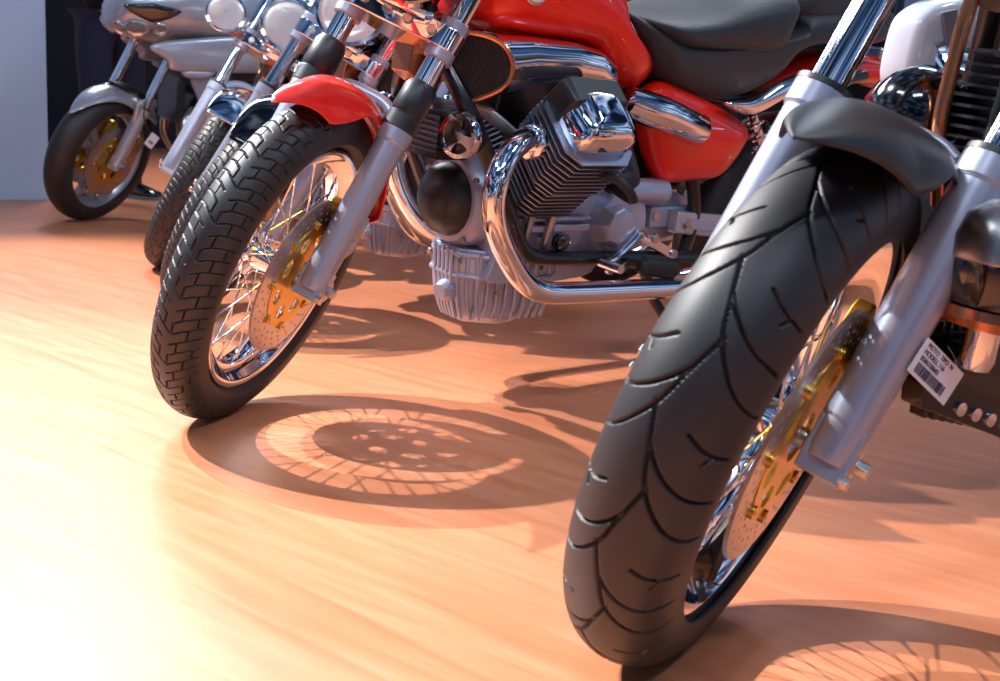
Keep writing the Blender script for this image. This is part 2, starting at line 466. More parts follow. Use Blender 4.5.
def bolts(spec, r=.006, h=.006, n=6):
    m = MB()
    for p, ax in spec:
        ax = unit(ax); p = V(*p); m.cyl(p-ax*.002, p+ax*h, r, n=n)
    return m

def engine(root, cyl_x=(-.53, -.62)):
    I = Matrix.Identity(4)
    # crankcase, with front flange
    c = MB()
    out = catmull([(-.445, .30), (-.44, .40), (-.455, .475), (-.52, .50), (-.64, .49), (-.74, .46), (-.76, .40), (-.75, .30), (-.70, .255), (-.45, .255)], 3, True)
    c.prism(out, -.088, .100)
    for x in (-.50, -.56, -.62): c.box((x, 0, .31), (.010, .222, .085))
    c.box((-.56, .112, .372), (.25, .02, .016)); c.box((-.56, .112, .392), (.25, .02, .008))
    for x in (-.47, -.58): c.cyl((x, .105, .30), (x+.01, .118, .41), .012, n=12)
    cc = c.build('crankcase', 'cast', root, bevel=.004)
    MB().lathe([(.094, -.425), (.098, -.40), (.099, -.392), (.097, -.375), (.090, -.362), (.086, -.355), (.02, -.350)], (-.035, 0, .412), (1, 0, 0), 48).build('alternator_cover', 'cast', cc, I)
    d = MB().lathe([(.003, -.300), (.030, -.302), (.055, -.311), (.068, -.326), (.075, -.345), (.078, -.365), (.080, -.395)], (-.040, .0, .412), (1, 0, 0), 48)
    d.lathe([(.082, -.383), (.086, -.388), (.082, -.400)], (-.040, 0, .412), (1, 0, 0), 48)
    d.build('alternator_dome', 'matte', cc, I)
    bl = bolts([((-.395, .094*math.cos(a), .412+.094*math.sin(a)), (1, 0, 0)) for a in (.6, 1.6, 2.6, 3.9, 5.4)], .006, .006)
    split_build(bl, 'cover_bolt', 'steel', cc, I, bevel=.001)
    b = MB().lathe([(.004, .118), (.018, .118), (.020, .126), (.018, .138), (.003, .142)], (-.60, 0, .345), (0, 1, 0), 24); b.build('oil_filler_cap', 'black', cc, I)
    # sump, ribbed, V-shaped in plan
    s = MB(); sec = []
    for z, h0, h1, x0, x1 in ((.318, .062, .100, -.400, -.62), (.285, .064, .100, -.395, -.62), (.262, .060, .096, -.395, -.61), (.215, .052, .088, -.400, -.60), (.170, .045, .080, -.42, -.58), (.152, .035, .06, -.45, -.56)):
        sec.append([V(x0, h0*.6, z), V(x0-.04, h0+.012, z), V(x1+.05, h1, z), V(x1, h1*.8, z), V(x1, -h1*.8, z), V(x1+.05, -h1, z), V(x0-.04, -h0-.012, z), V(x0, -h0*.6, z)])
    s.rings(sec); sp = s.build('sump', 'cast', root, bevel=.004)
    r = MB()
    for k in range(11):
        yy = -.070+.014*k; xx = -.392-.036*max(0, (abs(yy)-.036)/.034)
        r.tube([V(xx, yy, .314), V(xx-.002, yy*.95+.004, .262), V(xx-.010, yy*.85+.010, .205), V(xx-.024, yy*.75+.014, .168)], .0042, 6, k=2)
    for sd in (1, -1):
        for k in range(9):
            q = k/8; x = -.43-.17*q; y0 = .078+.026*min(1, q*1.6); r.tube([(x, sd*y0, .312), (x-.012, sd*(y0-.012), .20), (x-.014, sd*(y0-.022), .170)], .0045, 6)
        for z, e in ((.262, .0), (.306, .002)): r.tube([(-.396, 0, z), (-.398, sd*.040, z), (-.44, sd*(.078+e), z), (-.52, sd*.103, z), (-.61, sd*.103, z)], .006, 8)
    r.build('sump_fins', 'cast', sp, I)
    split_build(bolts([((-.52, .104, .285), (0, 1, 0)), ((-.58, .104, .285), (0, 1, 0)), ((-.398, .05, .292), (1, 0, 0)), ((-.398, -.045, .292), (1, 0, 0)), ((-.47, .092, .23), (0, 1, 0))], .007, .008), 'drain_bolt', 'steel', sp, I, bevel=.001)
    MB().lathe([(.003, .020), (.016, .020), (.020, .012), (.024, 0), (.024, -.03)], (-.395, .020, .225), (1, .15, -.1), 24).build('oil_plug', 'cast', sp, I)
    # cylinders
    for sd, x in ((1, cyl_x[0]), (-1, cyl_x[1])):
        ax = unit((0, sd, 1)); w = unit((0, sd, -1)); X = V(1, 0, 0); o = V(x, sd*.035, .40)
        def plate(t, hx, hw, th, ch=.022, up=0):
            out = [(-hx+ch, -hw), (hx-ch, -hw), (hx, -hw+ch), (hx, hw-ch), (hx-ch, hw), (-hx+ch, hw), (-hx, hw-ch), (-hx, -hw+ch)]
            return [[o+ax*(t+q)+X*a+w*(b+up) for a, b in out] for q in (-th/2, th/2)]
        m = MB()
        for k in range(7): m.rings(plate(.085+k*.0125, .080, .078, .0034))
        m.cyl(o+ax*.03, o+ax*.17, .052, n=28)
        cy = m.build('cylinder', 'fin', root, angle=25)
        h = MB()
        for k in range(9):
            e = .004*math.sin(k*PI/8); h.rings(plate(.1745+k*.0125, .090+e, .084, .0036, .030))
        h.rings(plate(.225, .062, .060, .112, .02))
        h.build('cylinder_head', 'fin', cy, I, angle=25)
        # rocker cover: satin/chrome shell with black crown
        vsec = []
        for t, kx, kw in ((.275, .070, .062), (.292, .072, .064), (.315, .068, .060), (.335, .055, .048), (.343, .035, .03)):
            vsec.append([o+ax*t+X*p[0]*kx+w*p[1]*kw for p in catmull([(-1, -.6), (-.7, -1), (.7, -1), (1, -.6), (1, .6), (.72, 1), (-.72, 1), (-1, .6)], 3, True)])
        c2 = MB().rings(vsec).build('valve_cover', 'chrome', cy, I, angle=60)
        b = MB().rings([[o+ax*t+X*a*.078*sc+w*(bq+.0) for a, bq in ((-1, -.078), (1, -.078), (1, -.014), (-1, -.014))] for t, sc in ((.262, 1.0), (.326, .98), (.340, .86))])
        b.build('cover_crown', 'matte', cy, I, bevel=.012)
        split_build(bolts([(o+ax*.330+X*.012-w*.005, ax), (o+ax*.325+X*.02-w*.055, ax)], .009, .012, 20), 'cover_screw', 'steel', cy, I, bevel=.001)
        e = MB().cyl(o+ax*.326+X*.045+w*.01, o+ax*.338+X*.045+w*.01, .010, n=20); e.build('cover_boss', 'steel', cy, I)
        # pushrod tubes and plug cap
        q = MB()
        for dx in (-.03, .03): q.cyl(V(x+dx, sd*.115, .33), o+ax*.10+X*dx+w*.055, .009, n=12)
        split_build(q, 'pushrod_tube', 'steel', cy, I)
        q = MB().tube([o+ax*.24+w*.082-X*.02, o+ax*.27+w*.12-X*.03, o+ax*.24+w*.14-X*.07, V(x-.12, sd*.10, .50)], .009, 10, k=4); q.build('spark_plug_lead', 'rubber', cy, I)
        q = MB()
        q.cyl(o+ax*.20+w*.07-X*.085, o+ax*.20+w*.07-X*.125, .024, n=24); q.tube([o+ax*.21+w*.05-X*.10, o+ax*.19+w*.06-X*.16, V(x-.20, sd*.13, .56)], .020, 14, k=4)
        q.build('intake_manifold', 'rubber', cy, I)
    # exhausts
    for sd, x in ((1, cyl_x[0]), (-1, cyl_x[1])):
        y = sd
        e = 1 if sd > 0 else .76
        t = MB().tube([(x+.10, y*.185, .560), (x+.135*e, y*.205, .567), (x+.20*e, y*.240, .552), (x+.240*e, y*.258, .505), (x+.245*e, y*.262, .45), (x+.215*e, y*.262, .385), (x+.150*e, y*.255, .315), (x+.08*e, y*.248, .280), (x-.02, y*.243, .270), (x-.20, y*.235, .262), (x-.40, y*.235, .258), (x-.55, y*.235, .262)], .0225, 24, k=5)
        ex = t.build('exhaust_pipe', 'chrome', root)
        MB().tube([(x-.52, y*.235, .262), (x-.56, y*.235, .264), (x-.62, y*.237, .270), (x-1.10, y*.25, .315), (x-1.18, y*.255, .322)], [.024, .036, .045, .045, .034], 30).build('silencer', 'chrome', ex, I)
        f = MB().lathe([(.022, -.012), (.036, -.010), (.038, 0), (.034, .010), (.024, .014)], (x+.110, y*.19, .562), (1, y*.55, .1), 8)
        f.build('exhaust_clamp', 'chrome', ex, I, bevel=.002)
    # bell housing, gearbox, starter
    g = MB().lathe([(.10, 0), (.112, -.01), (.112, -.055), (.10, -.07), (.085, -.11)], (-.735, 0, .385), (1, 0, 0), 40)
    g.prism(catmull([(-.80, .30), (-.80, .44), (-.86, .455), (-1.03, .425), (-1.04, .35), (-.90, .32)], 3, True), -.085, .085)
    gb = g.build('gearbox', 'cast', root, bevel=.004)
    MB().lathe([(.030, .158), (.040, .155), (.056, .128), (.058, .100), (.060, .08)], (-.750, 0, .378), (0, 1, 0), 8).build('clutch_cover', 'cast', gb, I, bevel=.003)
    MB().lathe([(.058, .135), (.070, .133), (.075, .125), (.075, .06), (.06, .06)], (-.775, 0, .382), (0, 1, 0), 40).build('clutch_housing', 'cast', gb, I, bevel=.002)
    MB().tube([(-.765, .125, .452), (-.775, .125, .452), (-.895, .122, .448), (-.905, .122, .448)], [.018, .028, .028, .016], 24).build('starter_motor', 'cast', gb, I)
    MB().box((-.955, .095, .385), (.13, .022, .050)).build('gearbox_cover', 'cast', gb, I, bevel=.005)
    split_build(bolts([((-.905, .105, .388), (0, 1, 0)), ((-1.0, .105, .384), (0, 1, 0))], .009, .005, 20), 'cover_bolt', 'steel', gb, I, bevel=.001)
    return cc

def cruiser(P, body, label, cat, group=None, fmat=None, name='motorcycle'):
    Mb, FM = pose(P); I = Matrix.Identity(4)
    root = empty(name, Mb); tag(root, label, cat, group)
    wheel(root, FM, (OFF-P['o'], 0, 0), P)
    fork(root, FM, P, boot=P.get('boot', True))
    yokes(root, FM, P)
    fc = (OFF-P['o'], 0, 0)
    front_fender(root, FM, P, fc, P['R']+P.get('fgap', .024), P.get('fa', (34, 150))[0], P.get('fa', (34, 150))[1], P['w']/2+P.get('fhw', .016), fmat or body, P.get('skirt', .048), P.get('fpeak', 70), tip=P.get('tip', .0), flare=P.get('flare', 0.), tri=P.get('tri', 0.), fexp=P.get('fexp', 2.2))
    rb = P['R']+P.get('fgap', .024)+.008; br = MB()
    br.tube([(OFF-.01, P['d']-.012, .235), (OFF-.015, P['d']-.006, .275), (OFF-.02, P['d']-.016, rb-.03), (OFF-.022, P['d']*.5, rb+.004), (OFF-.022, 0, rb+.010), (OFF-.022, -P['d']*.5, rb+.004), (OFF-.02, -P['d']+.016, rb-.03), (OFF-.015, -P['d']+.006, .275), (OFF-.01, -P['d']+.012, .235)], .012, 12, k=4, flat=.55)
    br.build('fender_brace', 'satin', root, FM)
    headlamp(root, FM, (.150, 0, P.get('hl', .59)), .085)
    MB().tube([(.02, .05, P.get('hl', .59)-.04), (.09, .05, P.get('hl', .59)-.07), (.09, -.05, P.get('hl', .59)-.07), (.02, -.05, P.get('hl', .59)-.04)], .008, 10, k=3).build('headlight_bracket', 'chrome', root, FM)
    # handlebar
    hb = MB().tube([(-.21, .36, .93), (-.12, .35, .94), (-.05, .26, .93), (.0, .12, .80), (0, 0, .745), (.0, -.12, .80), (-.05, -.26, .93), (-.12, -.35, .94), (-.21, -.36, .93)], .011, 14, k=5).build('handlebar', 'chrome', root, FM)
    for sd in (1, -1):
        MB().tube([(-.215, sd*.361, .93), (-.115, sd*.352, .941)], .017, 16).build('hand_grip', 'rubber', hb, I)
        mi = MB().tube([(-.09, sd*.31, .93), (-.06, sd*.36, 1.0), (-.08, sd*.39, 1.05)], .005, 8, k=3); mi.lathe([(.004, .012), (.045, .008), (.052, 0), (.045, -.02), (.01, -.03)], (-.08, sd*.40, 1.08), (-1, 0, 0), 28)
        mi.build('mirror', 'chrome', hb, I)
    # frame
    fr = MB()
    e = R_(P['rake']); sx, sz = -math.sin(e), math.cos(e)
    hd = lambda s: (-0.0+sx*s, 0, .30+sz*s+.0)
    fr.cyl((hd(.52)[0], 0, hd(.52)[2]), (hd(.69)[0], 0, hd(.69)[2]), .032, n=24)
    for sd in (1, -1):
        fr.tube([(-.265, sd*.02, .80), (-.29, sd*.05, .70), (-.325, sd*.115, .60), (-.40, sd*.135, .47), (-.455, sd*.135, .38), (-.50, sd*.135, .328), (-.58, sd*.135, .312), (-.84, sd*.135, .303), (-1.04, sd*.130, .290)], .0165, 16, k=5)
        fr.tube([(-.29, sd*.02, .83), (-.45, sd*.05, .80), (-.75, sd*.09, .74), (-1.0, sd*.11, .66), (-1.30, sd*.11, .68), (-1.62, sd*.10, .74)], .014, 12, k=4)
        fr.tube([(-1.0, sd*.12, .29), (-1.02, sd*.12, .40), (-.97, sd*.11, .55), (-.95, sd*.11, .66)], .016, 12, k=4)
    frm = fr.build('frame', 'frame', root)
    MB().prism([(-.235, .66), (-.30, .62), (-.34, .70), (-.28, .80), (-.245, .78)], -.03, .03).build('head_gusset', 'bronze_reflect', frm, I, bevel=.004)  # orange floor reflection put into the gusset's colour
    engine(root)
    # regulator with ribs + plate, horns
    r = MB()
    for k in range(7): r.box((-.335, 0, .585-k*.011), (.10, .15, .004))
    r.box((-.335, 0, .545), (.08, .13, .085)); reg = r.build('regulator', 'matte', root)
    MB().box((-.325, .01, .604), (.10, .10, .012)).build('regulator_cap', 'steel', reg, I, bevel=.002)
    for sd in (1, -1):
        h = MB(); c = (-.300, sd*.128, .560); ax = (1, sd*.25, -.05)
        h.lathe([(.036, -.012), (.044, -.006), (.046, .004), (.042, .014), (.034, .014), (.034, .0)], c, ax, 36, closed=True)
        h.lathe([(.002, .012), (.013, .010), (.014, -.01), (.002, -.014)], c, ax, 20)
        hn = h.build('horn', 'chrome', root)
        MB().lathe([(.041, .002), (.040, -.02), (.030, -.04), (.01, -.05)], c, ax, 28).build('horn_cup', 'frame', hn, I)
        hl = []
        for k in range(3):
            a = 2*PI*k/3+.3; hl.append([(q[0], q[1]) for q in catmull([(.013*math.cos(a-.35), .013*math.sin(a-.35)), (.013*math.cos(a+.35), .013*math.sin(a+.35)), (.033*math.cos(a+.62), .033*math.sin(a+.62)), (.034*math.cos(a), .034*math.sin(a)), (.033*math.cos(a-.62), .033*math.sin(a-.62))], 4, True)])
        me = plate_mesh([circ(.042, 48)]+hl, .006)
        qt = Vector(ax).normalized().to_track_quat('Y', 'Z').to_matrix().to_4x4()
        gq = link('horn_grille', me, 'chrome', hn, Matrix.Translation(Vector(c)+Vector(ax).normalized()*.009) @ qt)
    # tank
    tk = MB().inflate([(-.340, .80), (-.365, .760), (-.45, .748), (-.56, .746), (-.625, .738), (-.665, .700), (-.71, .665), (-.768, .645), (-.80, .662), (-.828, .700), (-.755, .758), (-.70, .815), (-.66, .90), (-.56, .965), (-.45, .98), (-.355, .92)], ((-.46, .86), (-.66, .80)), .155, 3.2)
    tank = tk.build('fuel_tank', body, root, angle=180)
    bpy.context.view_layer.update()
    for sd in (1, -1):
        ok, loc, nn, _ = tank.closest_point_on_mesh(Vector((-.405, sd*.22, .835))); loc = V(*loc); nn = V(*nn)*(1 if nn[1]*sd > 0 else -1)
        bd = MB().lathe([(.003, .005), (.020, .004), (.025, .002), (.026, -.004)], loc, nn, 36).build('badge', 'stripe', tank, I)
        MB().lathe([(.020, .0035), (.021, .0058), (.0235, .0052), (.0235, .002)], loc, nn, 36, closed=True).build('badge_ring', 'steel', bd, I)
        MB().ell(loc+nn*.005, (.007, .002, .010), 14, 8).build('badge_emblem', 'gold', bd, I)
    MB().lathe([(.003, .01), (.03, .008), (.035, 0), (.035, -.01)], (-.46, 0, .985), (0, 0, 1), 32).build('filler_cap', 'chrome', tank, I)
    for sd in (1, -1):
        pl = MB().tube([(-.570, sd*.150, .90), (-.612, sd*.153, .837), (-.69, sd*.143, .800), (-.745, sd*.128, .752), (-.80, sd*.088, .700)], .0022, 8, k=5); pl.build('pinstripe', 'stripe', tank, I)
    # chrome scoops under the tank with black mesh mouths
    for sd in (1, -1):
        sc = MB()
        path = [(-.375, .102, .694), (-.45, .110, .706), (-.55, .118, .712), (-.62, .124, .706), (-.66, .126, .690), (-.682, .122, .660)]
        hgt = [.058, .048, .040, .036, .034, .020]; wid = [.052, .044, .040, .036, .034, .018]
        R = []
        for (px, py, pz), a, b in zip(path, hgt, wid):
            R.append([V(px+(.02*math.sin(q) if px > -.5 else 0), sd*(py+b*math.copysign(abs(math.cos(q))**.8, math.cos(q))), pz+a*math.copysign(abs(math.sin(q))**.8, math.sin(q))) for q in [2*PI*i/28 for i in range(28)]])
        sc.rings(R); so = sc.build('air_scoop', 'chrome', root, angle=60)
        # D-shaped mouth, facing forward and outward
        nrm = unit((.75, sd*.66, 0)); e1 = unit(np.cross((0, 0, 1), nrm))*sd; c = V(-.335, sd*.115, .690)
        D = catmull([(-.052, .050), (-.01, .056), (.034, .046), (.058, .020), (.062, -.008), (.048, -.034), (.015, -.056), (-.025, -.070), (-.052, -.04), (-.056, .0)], 4, True)
        pts = [c+e1*a+V(0, 0, b) for a, b in D] if sd > 0 else [c+e1*a+V(0, 0, b) for a, b in D]
        MB().tube(pts, .0055, 10, closed=True).build('scoop_rim', 'bronze_reflect', so, I)  # chrome rim, with the floor's orange reflection as its colour
        back = [p-nrm*.055+(c-p)*.25 for p in pts]
        MB().rings([[p-nrm*.002 for p in pts], back]).build('scoop_shell', 'mesh', so, I)
        gm = MB(); import_n = 0
        for i in range(-6, 7):
            for dirn in (1, -1):
                t0 = V(i*.0105, 0)
                # diagonal wires clipped to the mouth outline
                segs = []
                N = 60
                for q in range(N+1):
                    b = -.075+.15*q/N; a = i*.0115+dirn*b*.55
                    ins = False; n_ = len(D)
                    for k in range(n_):
                        (x1, y1), (x2, y2) = D[k][:2], D[(k+1) % n_][:2]
                        if (y1 > b) != (y2 > b) and a < (x2-x1)*(b-y1)/(y2-y1)+x1: ins = not ins
                    if ins: segs.append((a, b))
                if len(segs) > 2:
                    A_, B_ = segs[0], segs[-1]; gm.tube([c+e1*A_[0]+V(0, 0, A_[1])+nrm*.001, c+e1*B_[0]+V(0, 0, B_[1])+nrm*.001], .0011, 5)
        gm.build('scoop_mesh', 'matte', so, I)
    # side panels, intake tubes
    for sd in (1, -1):
        sp = MB().inflate([(-.790, .648), (-.83, .686), (-.88, .684), (-.99, .656), (-1.105, .620), (-1.150, .596), (-1.150, .562), (-1.080, .484), (-.99, .472), (-.898, .468), (-.866, .490), (-.815, .565)], ((-.90, .58), (-1.05, .56)), .045, 2.6, yc=sd*.110).build('side_panel', body, root, angle=180)
        MB().tube([(-.70, sd*.155, .646), (-.755, sd*.160, .634), (-.80, sd*.162, .626), (-.93, sd*.162, .594), (-.955, sd*.158, .588)], [.030, .036, .037, .037, .022], 28).build('intake_tube', 'chrome', root)
        MB().tube([(-.97, sd*.153, .597), (-1.05, sd*.150, .594), (-1.14, sd*.130, .584)], .002, 8, k=3).build('pinstripe', 'stripe', sp, I)
        MB().cyl((-1.07, sd*.145, .535), (-1.07, sd*.153, .535), .007, n=18).build('panel_screw', 'steel', sp, I)
        MB().inflate([(-1.00, .655), (-1.10, .632), (-1.22, .680), (-1.36, .745), (-1.37, .765), (-1.20, .715), (-1.10, .668)], ((-1.08, .652), (-1.28, .715)), .018, 2.5, yc=sd*.165).build('side_trim', 'chrome', root, angle=180)
    # black stuff behind the panels
    MB().prism([(-.72, .45), (-.72, .62), (-.80, .70), (-1.15, .66), (-1.20, .52), (-1.05, .44)], -.085, .085).build('battery_box', 'frame', root, bevel=.012)
    MB().prism([(-.44, .60), (-.46, .70), (-.70, .70), (-.72, .56), (-.62, .50)], -.05, .05).build('airbox', 'frame', root, bevel=.012)
    # seat
    st = MB().inflate([(-.665, .835), (-.69, .800), (-.773, .733), (-.831, .692), (-.938, .656), (-1.034, .645), (-1.123, .660), (-1.211, .702), (-1.260, .770), (-1.36, .800), (-1.60, .815), (-1.70, .850), (-1.60, .90), (-1.30, .88), (-1.26, .83), (-1.1, .79), (-.95, .77), (-.80, .80)], ((-.85, .74), (-1.40, .83)), .165, 3.4).build('seat', 'seat', root, angle=180)
    MB().inflate([(-.70, .815), (-.78, .775), (-.89, .752), (-1.03, .742), (-1.14, .738), (-1.21, .765), (-1.245, .83), (-1.26, .905), (-1.18, .920), (-1.05, .885), (-.95, .845), (-.85, .825)], ((-.85, .79), (-1.14, .83)), .180, 2.8).build('seat_pad', 'seat', st, I, angle=180)
    MB().inflate([(-1.27, .84), (-1.45, .835), (-1.66, .855), (-1.68, .90), (-1.5, .95), (-1.32, .95), (-1.25, .91)], ((-1.34, .89), (-1.58, .89)), .145, 3).build('passenger_pad', 'seat', st, I, angle=180)
    # rear fender, tail lamp, swingarm, shocks
    MB().inflate([(-1.17, .66), (-1.30, .74), (-1.50, .785), (-1.70, .785), (-1.86, .745), (-1.90, .70), (-1.74, .715), (-1.50, .70), (-1.30, .655)], ((-1.30, .70), (-1.72, .75)), .095, 3).build('rear_fender', body, root, angle=180)
    tl = MB().box((-1.80, 0, .795), (.11, .11, .035)).build('tail_light', 'chrome', root, bevel=.008)
    MB().box((-1.862, 0, .79), (.02, .095, .035)).build('lens', 'taillens', tl, I, bevel=.006)
    for sd in (1, -1):
        sa = MB().prism([(-.95, .405), (-.95, .352), (-1.10, .338), (-1.46, .275), (-1.47, .325), (-1.12, .392)], sd*.105, sd*.135)
        so = sa.build('swingarm', 'silver', root, bevel=.006)
        MB().prism([(-.985, .388), (-.985, .364), (-1.10, .353), (-1.38, .300), (-1.38, .318), (-1.11, .378)], sd*.134, sd*.138).build('swingarm_recess', 'cast', so, I, bevel=.001)
        MB().lathe([(.014, .0), (.014, .012), (.004, .014)], (-.985, sd*.132, .376), (0, sd, 0), 6).build('pivot_bolt', 'steel', so, I)
        m = MB().cyl((-1.16, sd*.125, .63), (-1.40, sd*.125, .34), .012, n=14)
        a, b = V(-1.17, sd*.125, .62), V(-1.36, sd*.125, .385); pts = []
        dv = unit(b-a); e1 = V(0, 1, 0); e2 = np.cross(dv, e1)
        for k in range(121): q = k/120; t_ = q*8*2*PI; pts.append(a+(b-a)*q+(e1*math.cos(t_)+e2*math.sin(t_))*.026)
        m.tube(pts, .0045, 8); m.build('shock_absorber', 'chrome', root)
    Pr = dict(R=.313, w=.13, rr=.216, rw=.09, pat=None, res=(120, 16), disc=.13)
    wheel(root, I, (-1.45, 0, .313-.065+.065/math.cos(R_(P['lean']))), Pr, front=False)
    # footpeg, shift lever, stand
    pg = MB()
    pg.tube([(-.78, .135, .300), (-.80, .17, .300), (-.81, .19, .298)], .012, 12)
    po = pg.build('footpeg_bracket', 'frame', root)
    MB().tube([(-.765, .205, .306), (-.775, .208, .305), (-.850, .225, .297), (-.862, .227, .296)], [.012, .021, .021, .014], 16).build('footpeg', 'rubber', po, I)
    MB().tube([(-.835, .225, .290), (-.87, .232, .284), (-.905, .236, .290), (-.93, .236, .286)], [.008, .013, .015, .008], 14, k=3).build('peg_end', 'chrome', po, I)
    sl = MB().tube([(-.69, .175, .306), (-.73, .17, .318), (-.78, .165, .352), (-.802, .160, .368), (-.84, .15, .350), (-.93, .14, .312)], .007, 10, k=4)
    sl.cyl((-.69, .165, .306), (-.69, .225, .306), .010, n=14)
    sl.box((-.875, .150, .333), (.12, .010, .020), rot=np.array([[.92, 0, -.38], [0, 1, 0], [.38, 0, .92]]))
    sl.build('shift_lever', 'chrome', root)
    split_build(bolts([((-.77, .152, .29), (0, 1, 0)), ((-.73, .152, .285), (0, 1, 0)), ((-.86, .15, .35), (0, 1, 0)), ((-.93, .15, .312), (0, 1, 0))], .010, .010, 20), 'lever_bolt', 'steel', root, bevel=.001)
    # side stand: foot on the floor to the left
    la = R_(P['lean']); sx = P.get('stand', -.95)
    gp = lambda x, y, h=0: (x, y*math.cos(la)-h*math.sin(la), y*math.sin(la)+h*math.cos(la))   # floor point in the bike's frame
    so = MB().tube([(sx+.07, .12, .27), (sx+.05, .15, .20), gp(sx+.01, .28, .05), gp(sx, .30, .018)], [.014, .012, .011, .009], 14).build('side_stand', P.get('standm', 'frame'), root)
    MB().tube([gp(sx+.02, .27, .030), gp(sx-.01, .31, .012), gp(sx-.05, .34, .010), gp(sx-.085, .345, .020), gp(sx-.095, .345, .026)], [.008, .010, .009, .008, .010], 12, k=3).build('stand_foot', 'chrome', so, I)
    return root, FM

def glass_mat(name, rgb=(1, 1, 1), rough=.02, bump=.5, trans=1.):
    m = bpy.data.materials.new(name); m.use_nodes = True; nt = m.node_tree; b = nt.nodes['Principled BSDF']
    b.inputs['Base Color'].default_value = (*rgb, 1); b.inputs['Transmission Weight'].default_value = trans; b.inputs['Roughness'].default_value = rough; b.inputs['IOR'].default_value = 1.2
    tc = nt.nodes.new('ShaderNodeTexCoord'); w = nt.nodes.new('ShaderNodeTexWave'); w.inputs['Scale'].default_value = 22; w.inputs['Distortion'].default_value = 2
    bp = nt.nodes.new('ShaderNodeBump'); bp.inputs['Strength'].default_value = bump; bp.inputs['Distance'].default_value = .002
    nt.links.new(tc.outputs['Object'], w.inputs['Vector']); nt.links.new(w.outputs['Fac'], bp.inputs['Height']); nt.links.new(bp.outputs['Normal'], b.inputs['Normal'])
    return m
M['glass'] = glass_mat('headlight_glass', (.88, .84, .83), .22, 1.0, trans=.45)
M['clear'] = glass_mat('clear_glass', bump=.05)

# ================================================================== the red bike
BLOCK = dict(pat='block', res=(1600, 116))
red = dict(x=-.523, y=2.207, head=221.2, lean=6.7, rake=28.5, steer=36.1, d=.0964, o=.018, R=.3183, w=.0978, rr=.2402, rw=.073, fa=(32, 150), fpeak=52, skirt=.074, flare=.055, tri=20, fexp=3.6, **BLOCK)
cruiser(red, 'red', 'red cruiser with red front fender, red fuel tank, chrome exhaust pipes and black seat', 'motorcycle')
# ================================================================== second cruiser, half hidden behind the red one
b2 = dict(x=-.84, y=3.25, head=220, lean=12, rake=29, steer=42, d=.108, o=.018, R=.3183, w=.0978, rr=.2402, rw=.073, fa=(24, 150), fpeak=95, skirt=.07, fgap=.026, fhw=.030, tip=.4, boot=False, stand=-.75, standm='chrome', **BLOCK)
b2['res'] = (1100, 80)
cruiser(b2, 'black', 'cruiser with glossy black front fender, standing directly behind the red cruiser', 'motorcycle')
# ================================================================== third cruiser
b3 = dict(x=-1.15, y=4.05, head=240, lean=12, rake=30, steer=36, d=.112, o=.018, R=.3183, w=.118, rr=.2402, rw=.085, fa=(26, 150), fpeak=90, skirt=.05, fgap=.034, tip=.8, boot=False, stand=-.75, standm='chrome', **BLOCK)
b3['res'] = (1000, 70)
root3, FM3 = cruiser(b3, 'silver', 'cruiser with chrome front fender and a small round spot lamp beside its headlight', 'motorcycle', fmat='chrome')
sl = headlamp(root3, FM3, (.10, -.20, .535), .062, name='spot_lamp')
MB().tube([(.07, -.12, .50), (.08, -.17, .49), (.09, -.20, .48), (.10, -.20, .49)], .008, 10, k=3).build('lamp_bracket', 'bronze_reflect', sl, Matrix.Identity(4))

# ================================================================== silver sport tourer far left
I4 = Matrix.Identity(4)
silp = dict(x=-1.876, y=5.355, head=214, lean=6.3, rake=25.2, steer=36.2, d=.099, o=.009, R=.3031, w=.1254, rr=.2319, rw=.084, pat=None, res=(160, 24), rim='silver', disc=.155)
Mb, FM = pose(silp)
rt = empty('motorcycle', Mb); tag(rt, 'silver sport tourer with full fairing and gold brake discs beside the pale wall', 'motorcycle')
wheel(rt, FM, (OFF-silp['o'], 0, 0), silp, kind='cast', disc_sides=(1, -1))
fork(rt, FM, silp, m='silver', boot=False, low_top=.27, top=.70, r_low=.030, r_st=.020, caliper=(1, -1))
yokes(rt, FM, silp, s_low=.57, s_top=.66, m='black')
# sports fender: hugs the tyre, long nose, arms down to the fork legs
fd = front_fender(rt, FM, silp, (OFF-silp['o'], 0, 0), .326, 20, 128, .084, 'silver', .060, 92, tip=.0, taper=.6)
for sd in (1, -1):
    MB().inflate([(-.01, .33), (.06, .31), (.10, .28), (.085, .22), (.06, .17), (.035, .17), (.025, .24), (-.02, .28)], ((.03, .30), (.05, .21)), .016, 2.5, yc=sd*.098).build('fender_arm', 'silver', fd, I4, angle=180)
cr = front_fender(rt, FM, silp, (OFF-silp['o'], 0, 0), .338, 66, 110, .06, 'matte', .02, 88, tip=.5); cr.name = 'fender_insert'
# fairing
def fair(secs, n=3.0, k=5, N=32):
    S = catmull(secs, k); R = []
    for x, zc, hw, hh, tl in S:
        ring = []
        for i in range(N):
            q = 2*PI*i/N; c, s = math.cos(q), math.sin(q); e = 2/n
            y = hw*math.copysign(abs(c)**e, c); z = hh*math.copysign(abs(s)**e, s)
            if z < 0: z *= 1; y *= (1-tl*abs(s)**1.5)
            ring.append(V(x, y, zc+z))
        R.append(ring)
    return R
fr = MB().rings(fair([(.165, .865, .02, .02, .1), (.15, .868, .085, .055, .2), (.10, .880, .150, .095, .3), (.0, .895, .205, .130, .4), (-.12, .905, .245, .160, .45), (-.26, .905, .262, .175, .5), (-.42, .895, .265, .185, .55), (-.60, .86, .245, .18, .5), (-.78, .81, .20, .14, .4)], 2.6))
fb = fr.build('fairing', 'silver', rt, angle=180)
fb.matrix_basis = Matrix.Translation((-.14, 0, .035)) @ Matrix.Diagonal((.95, .90, 1, 1))
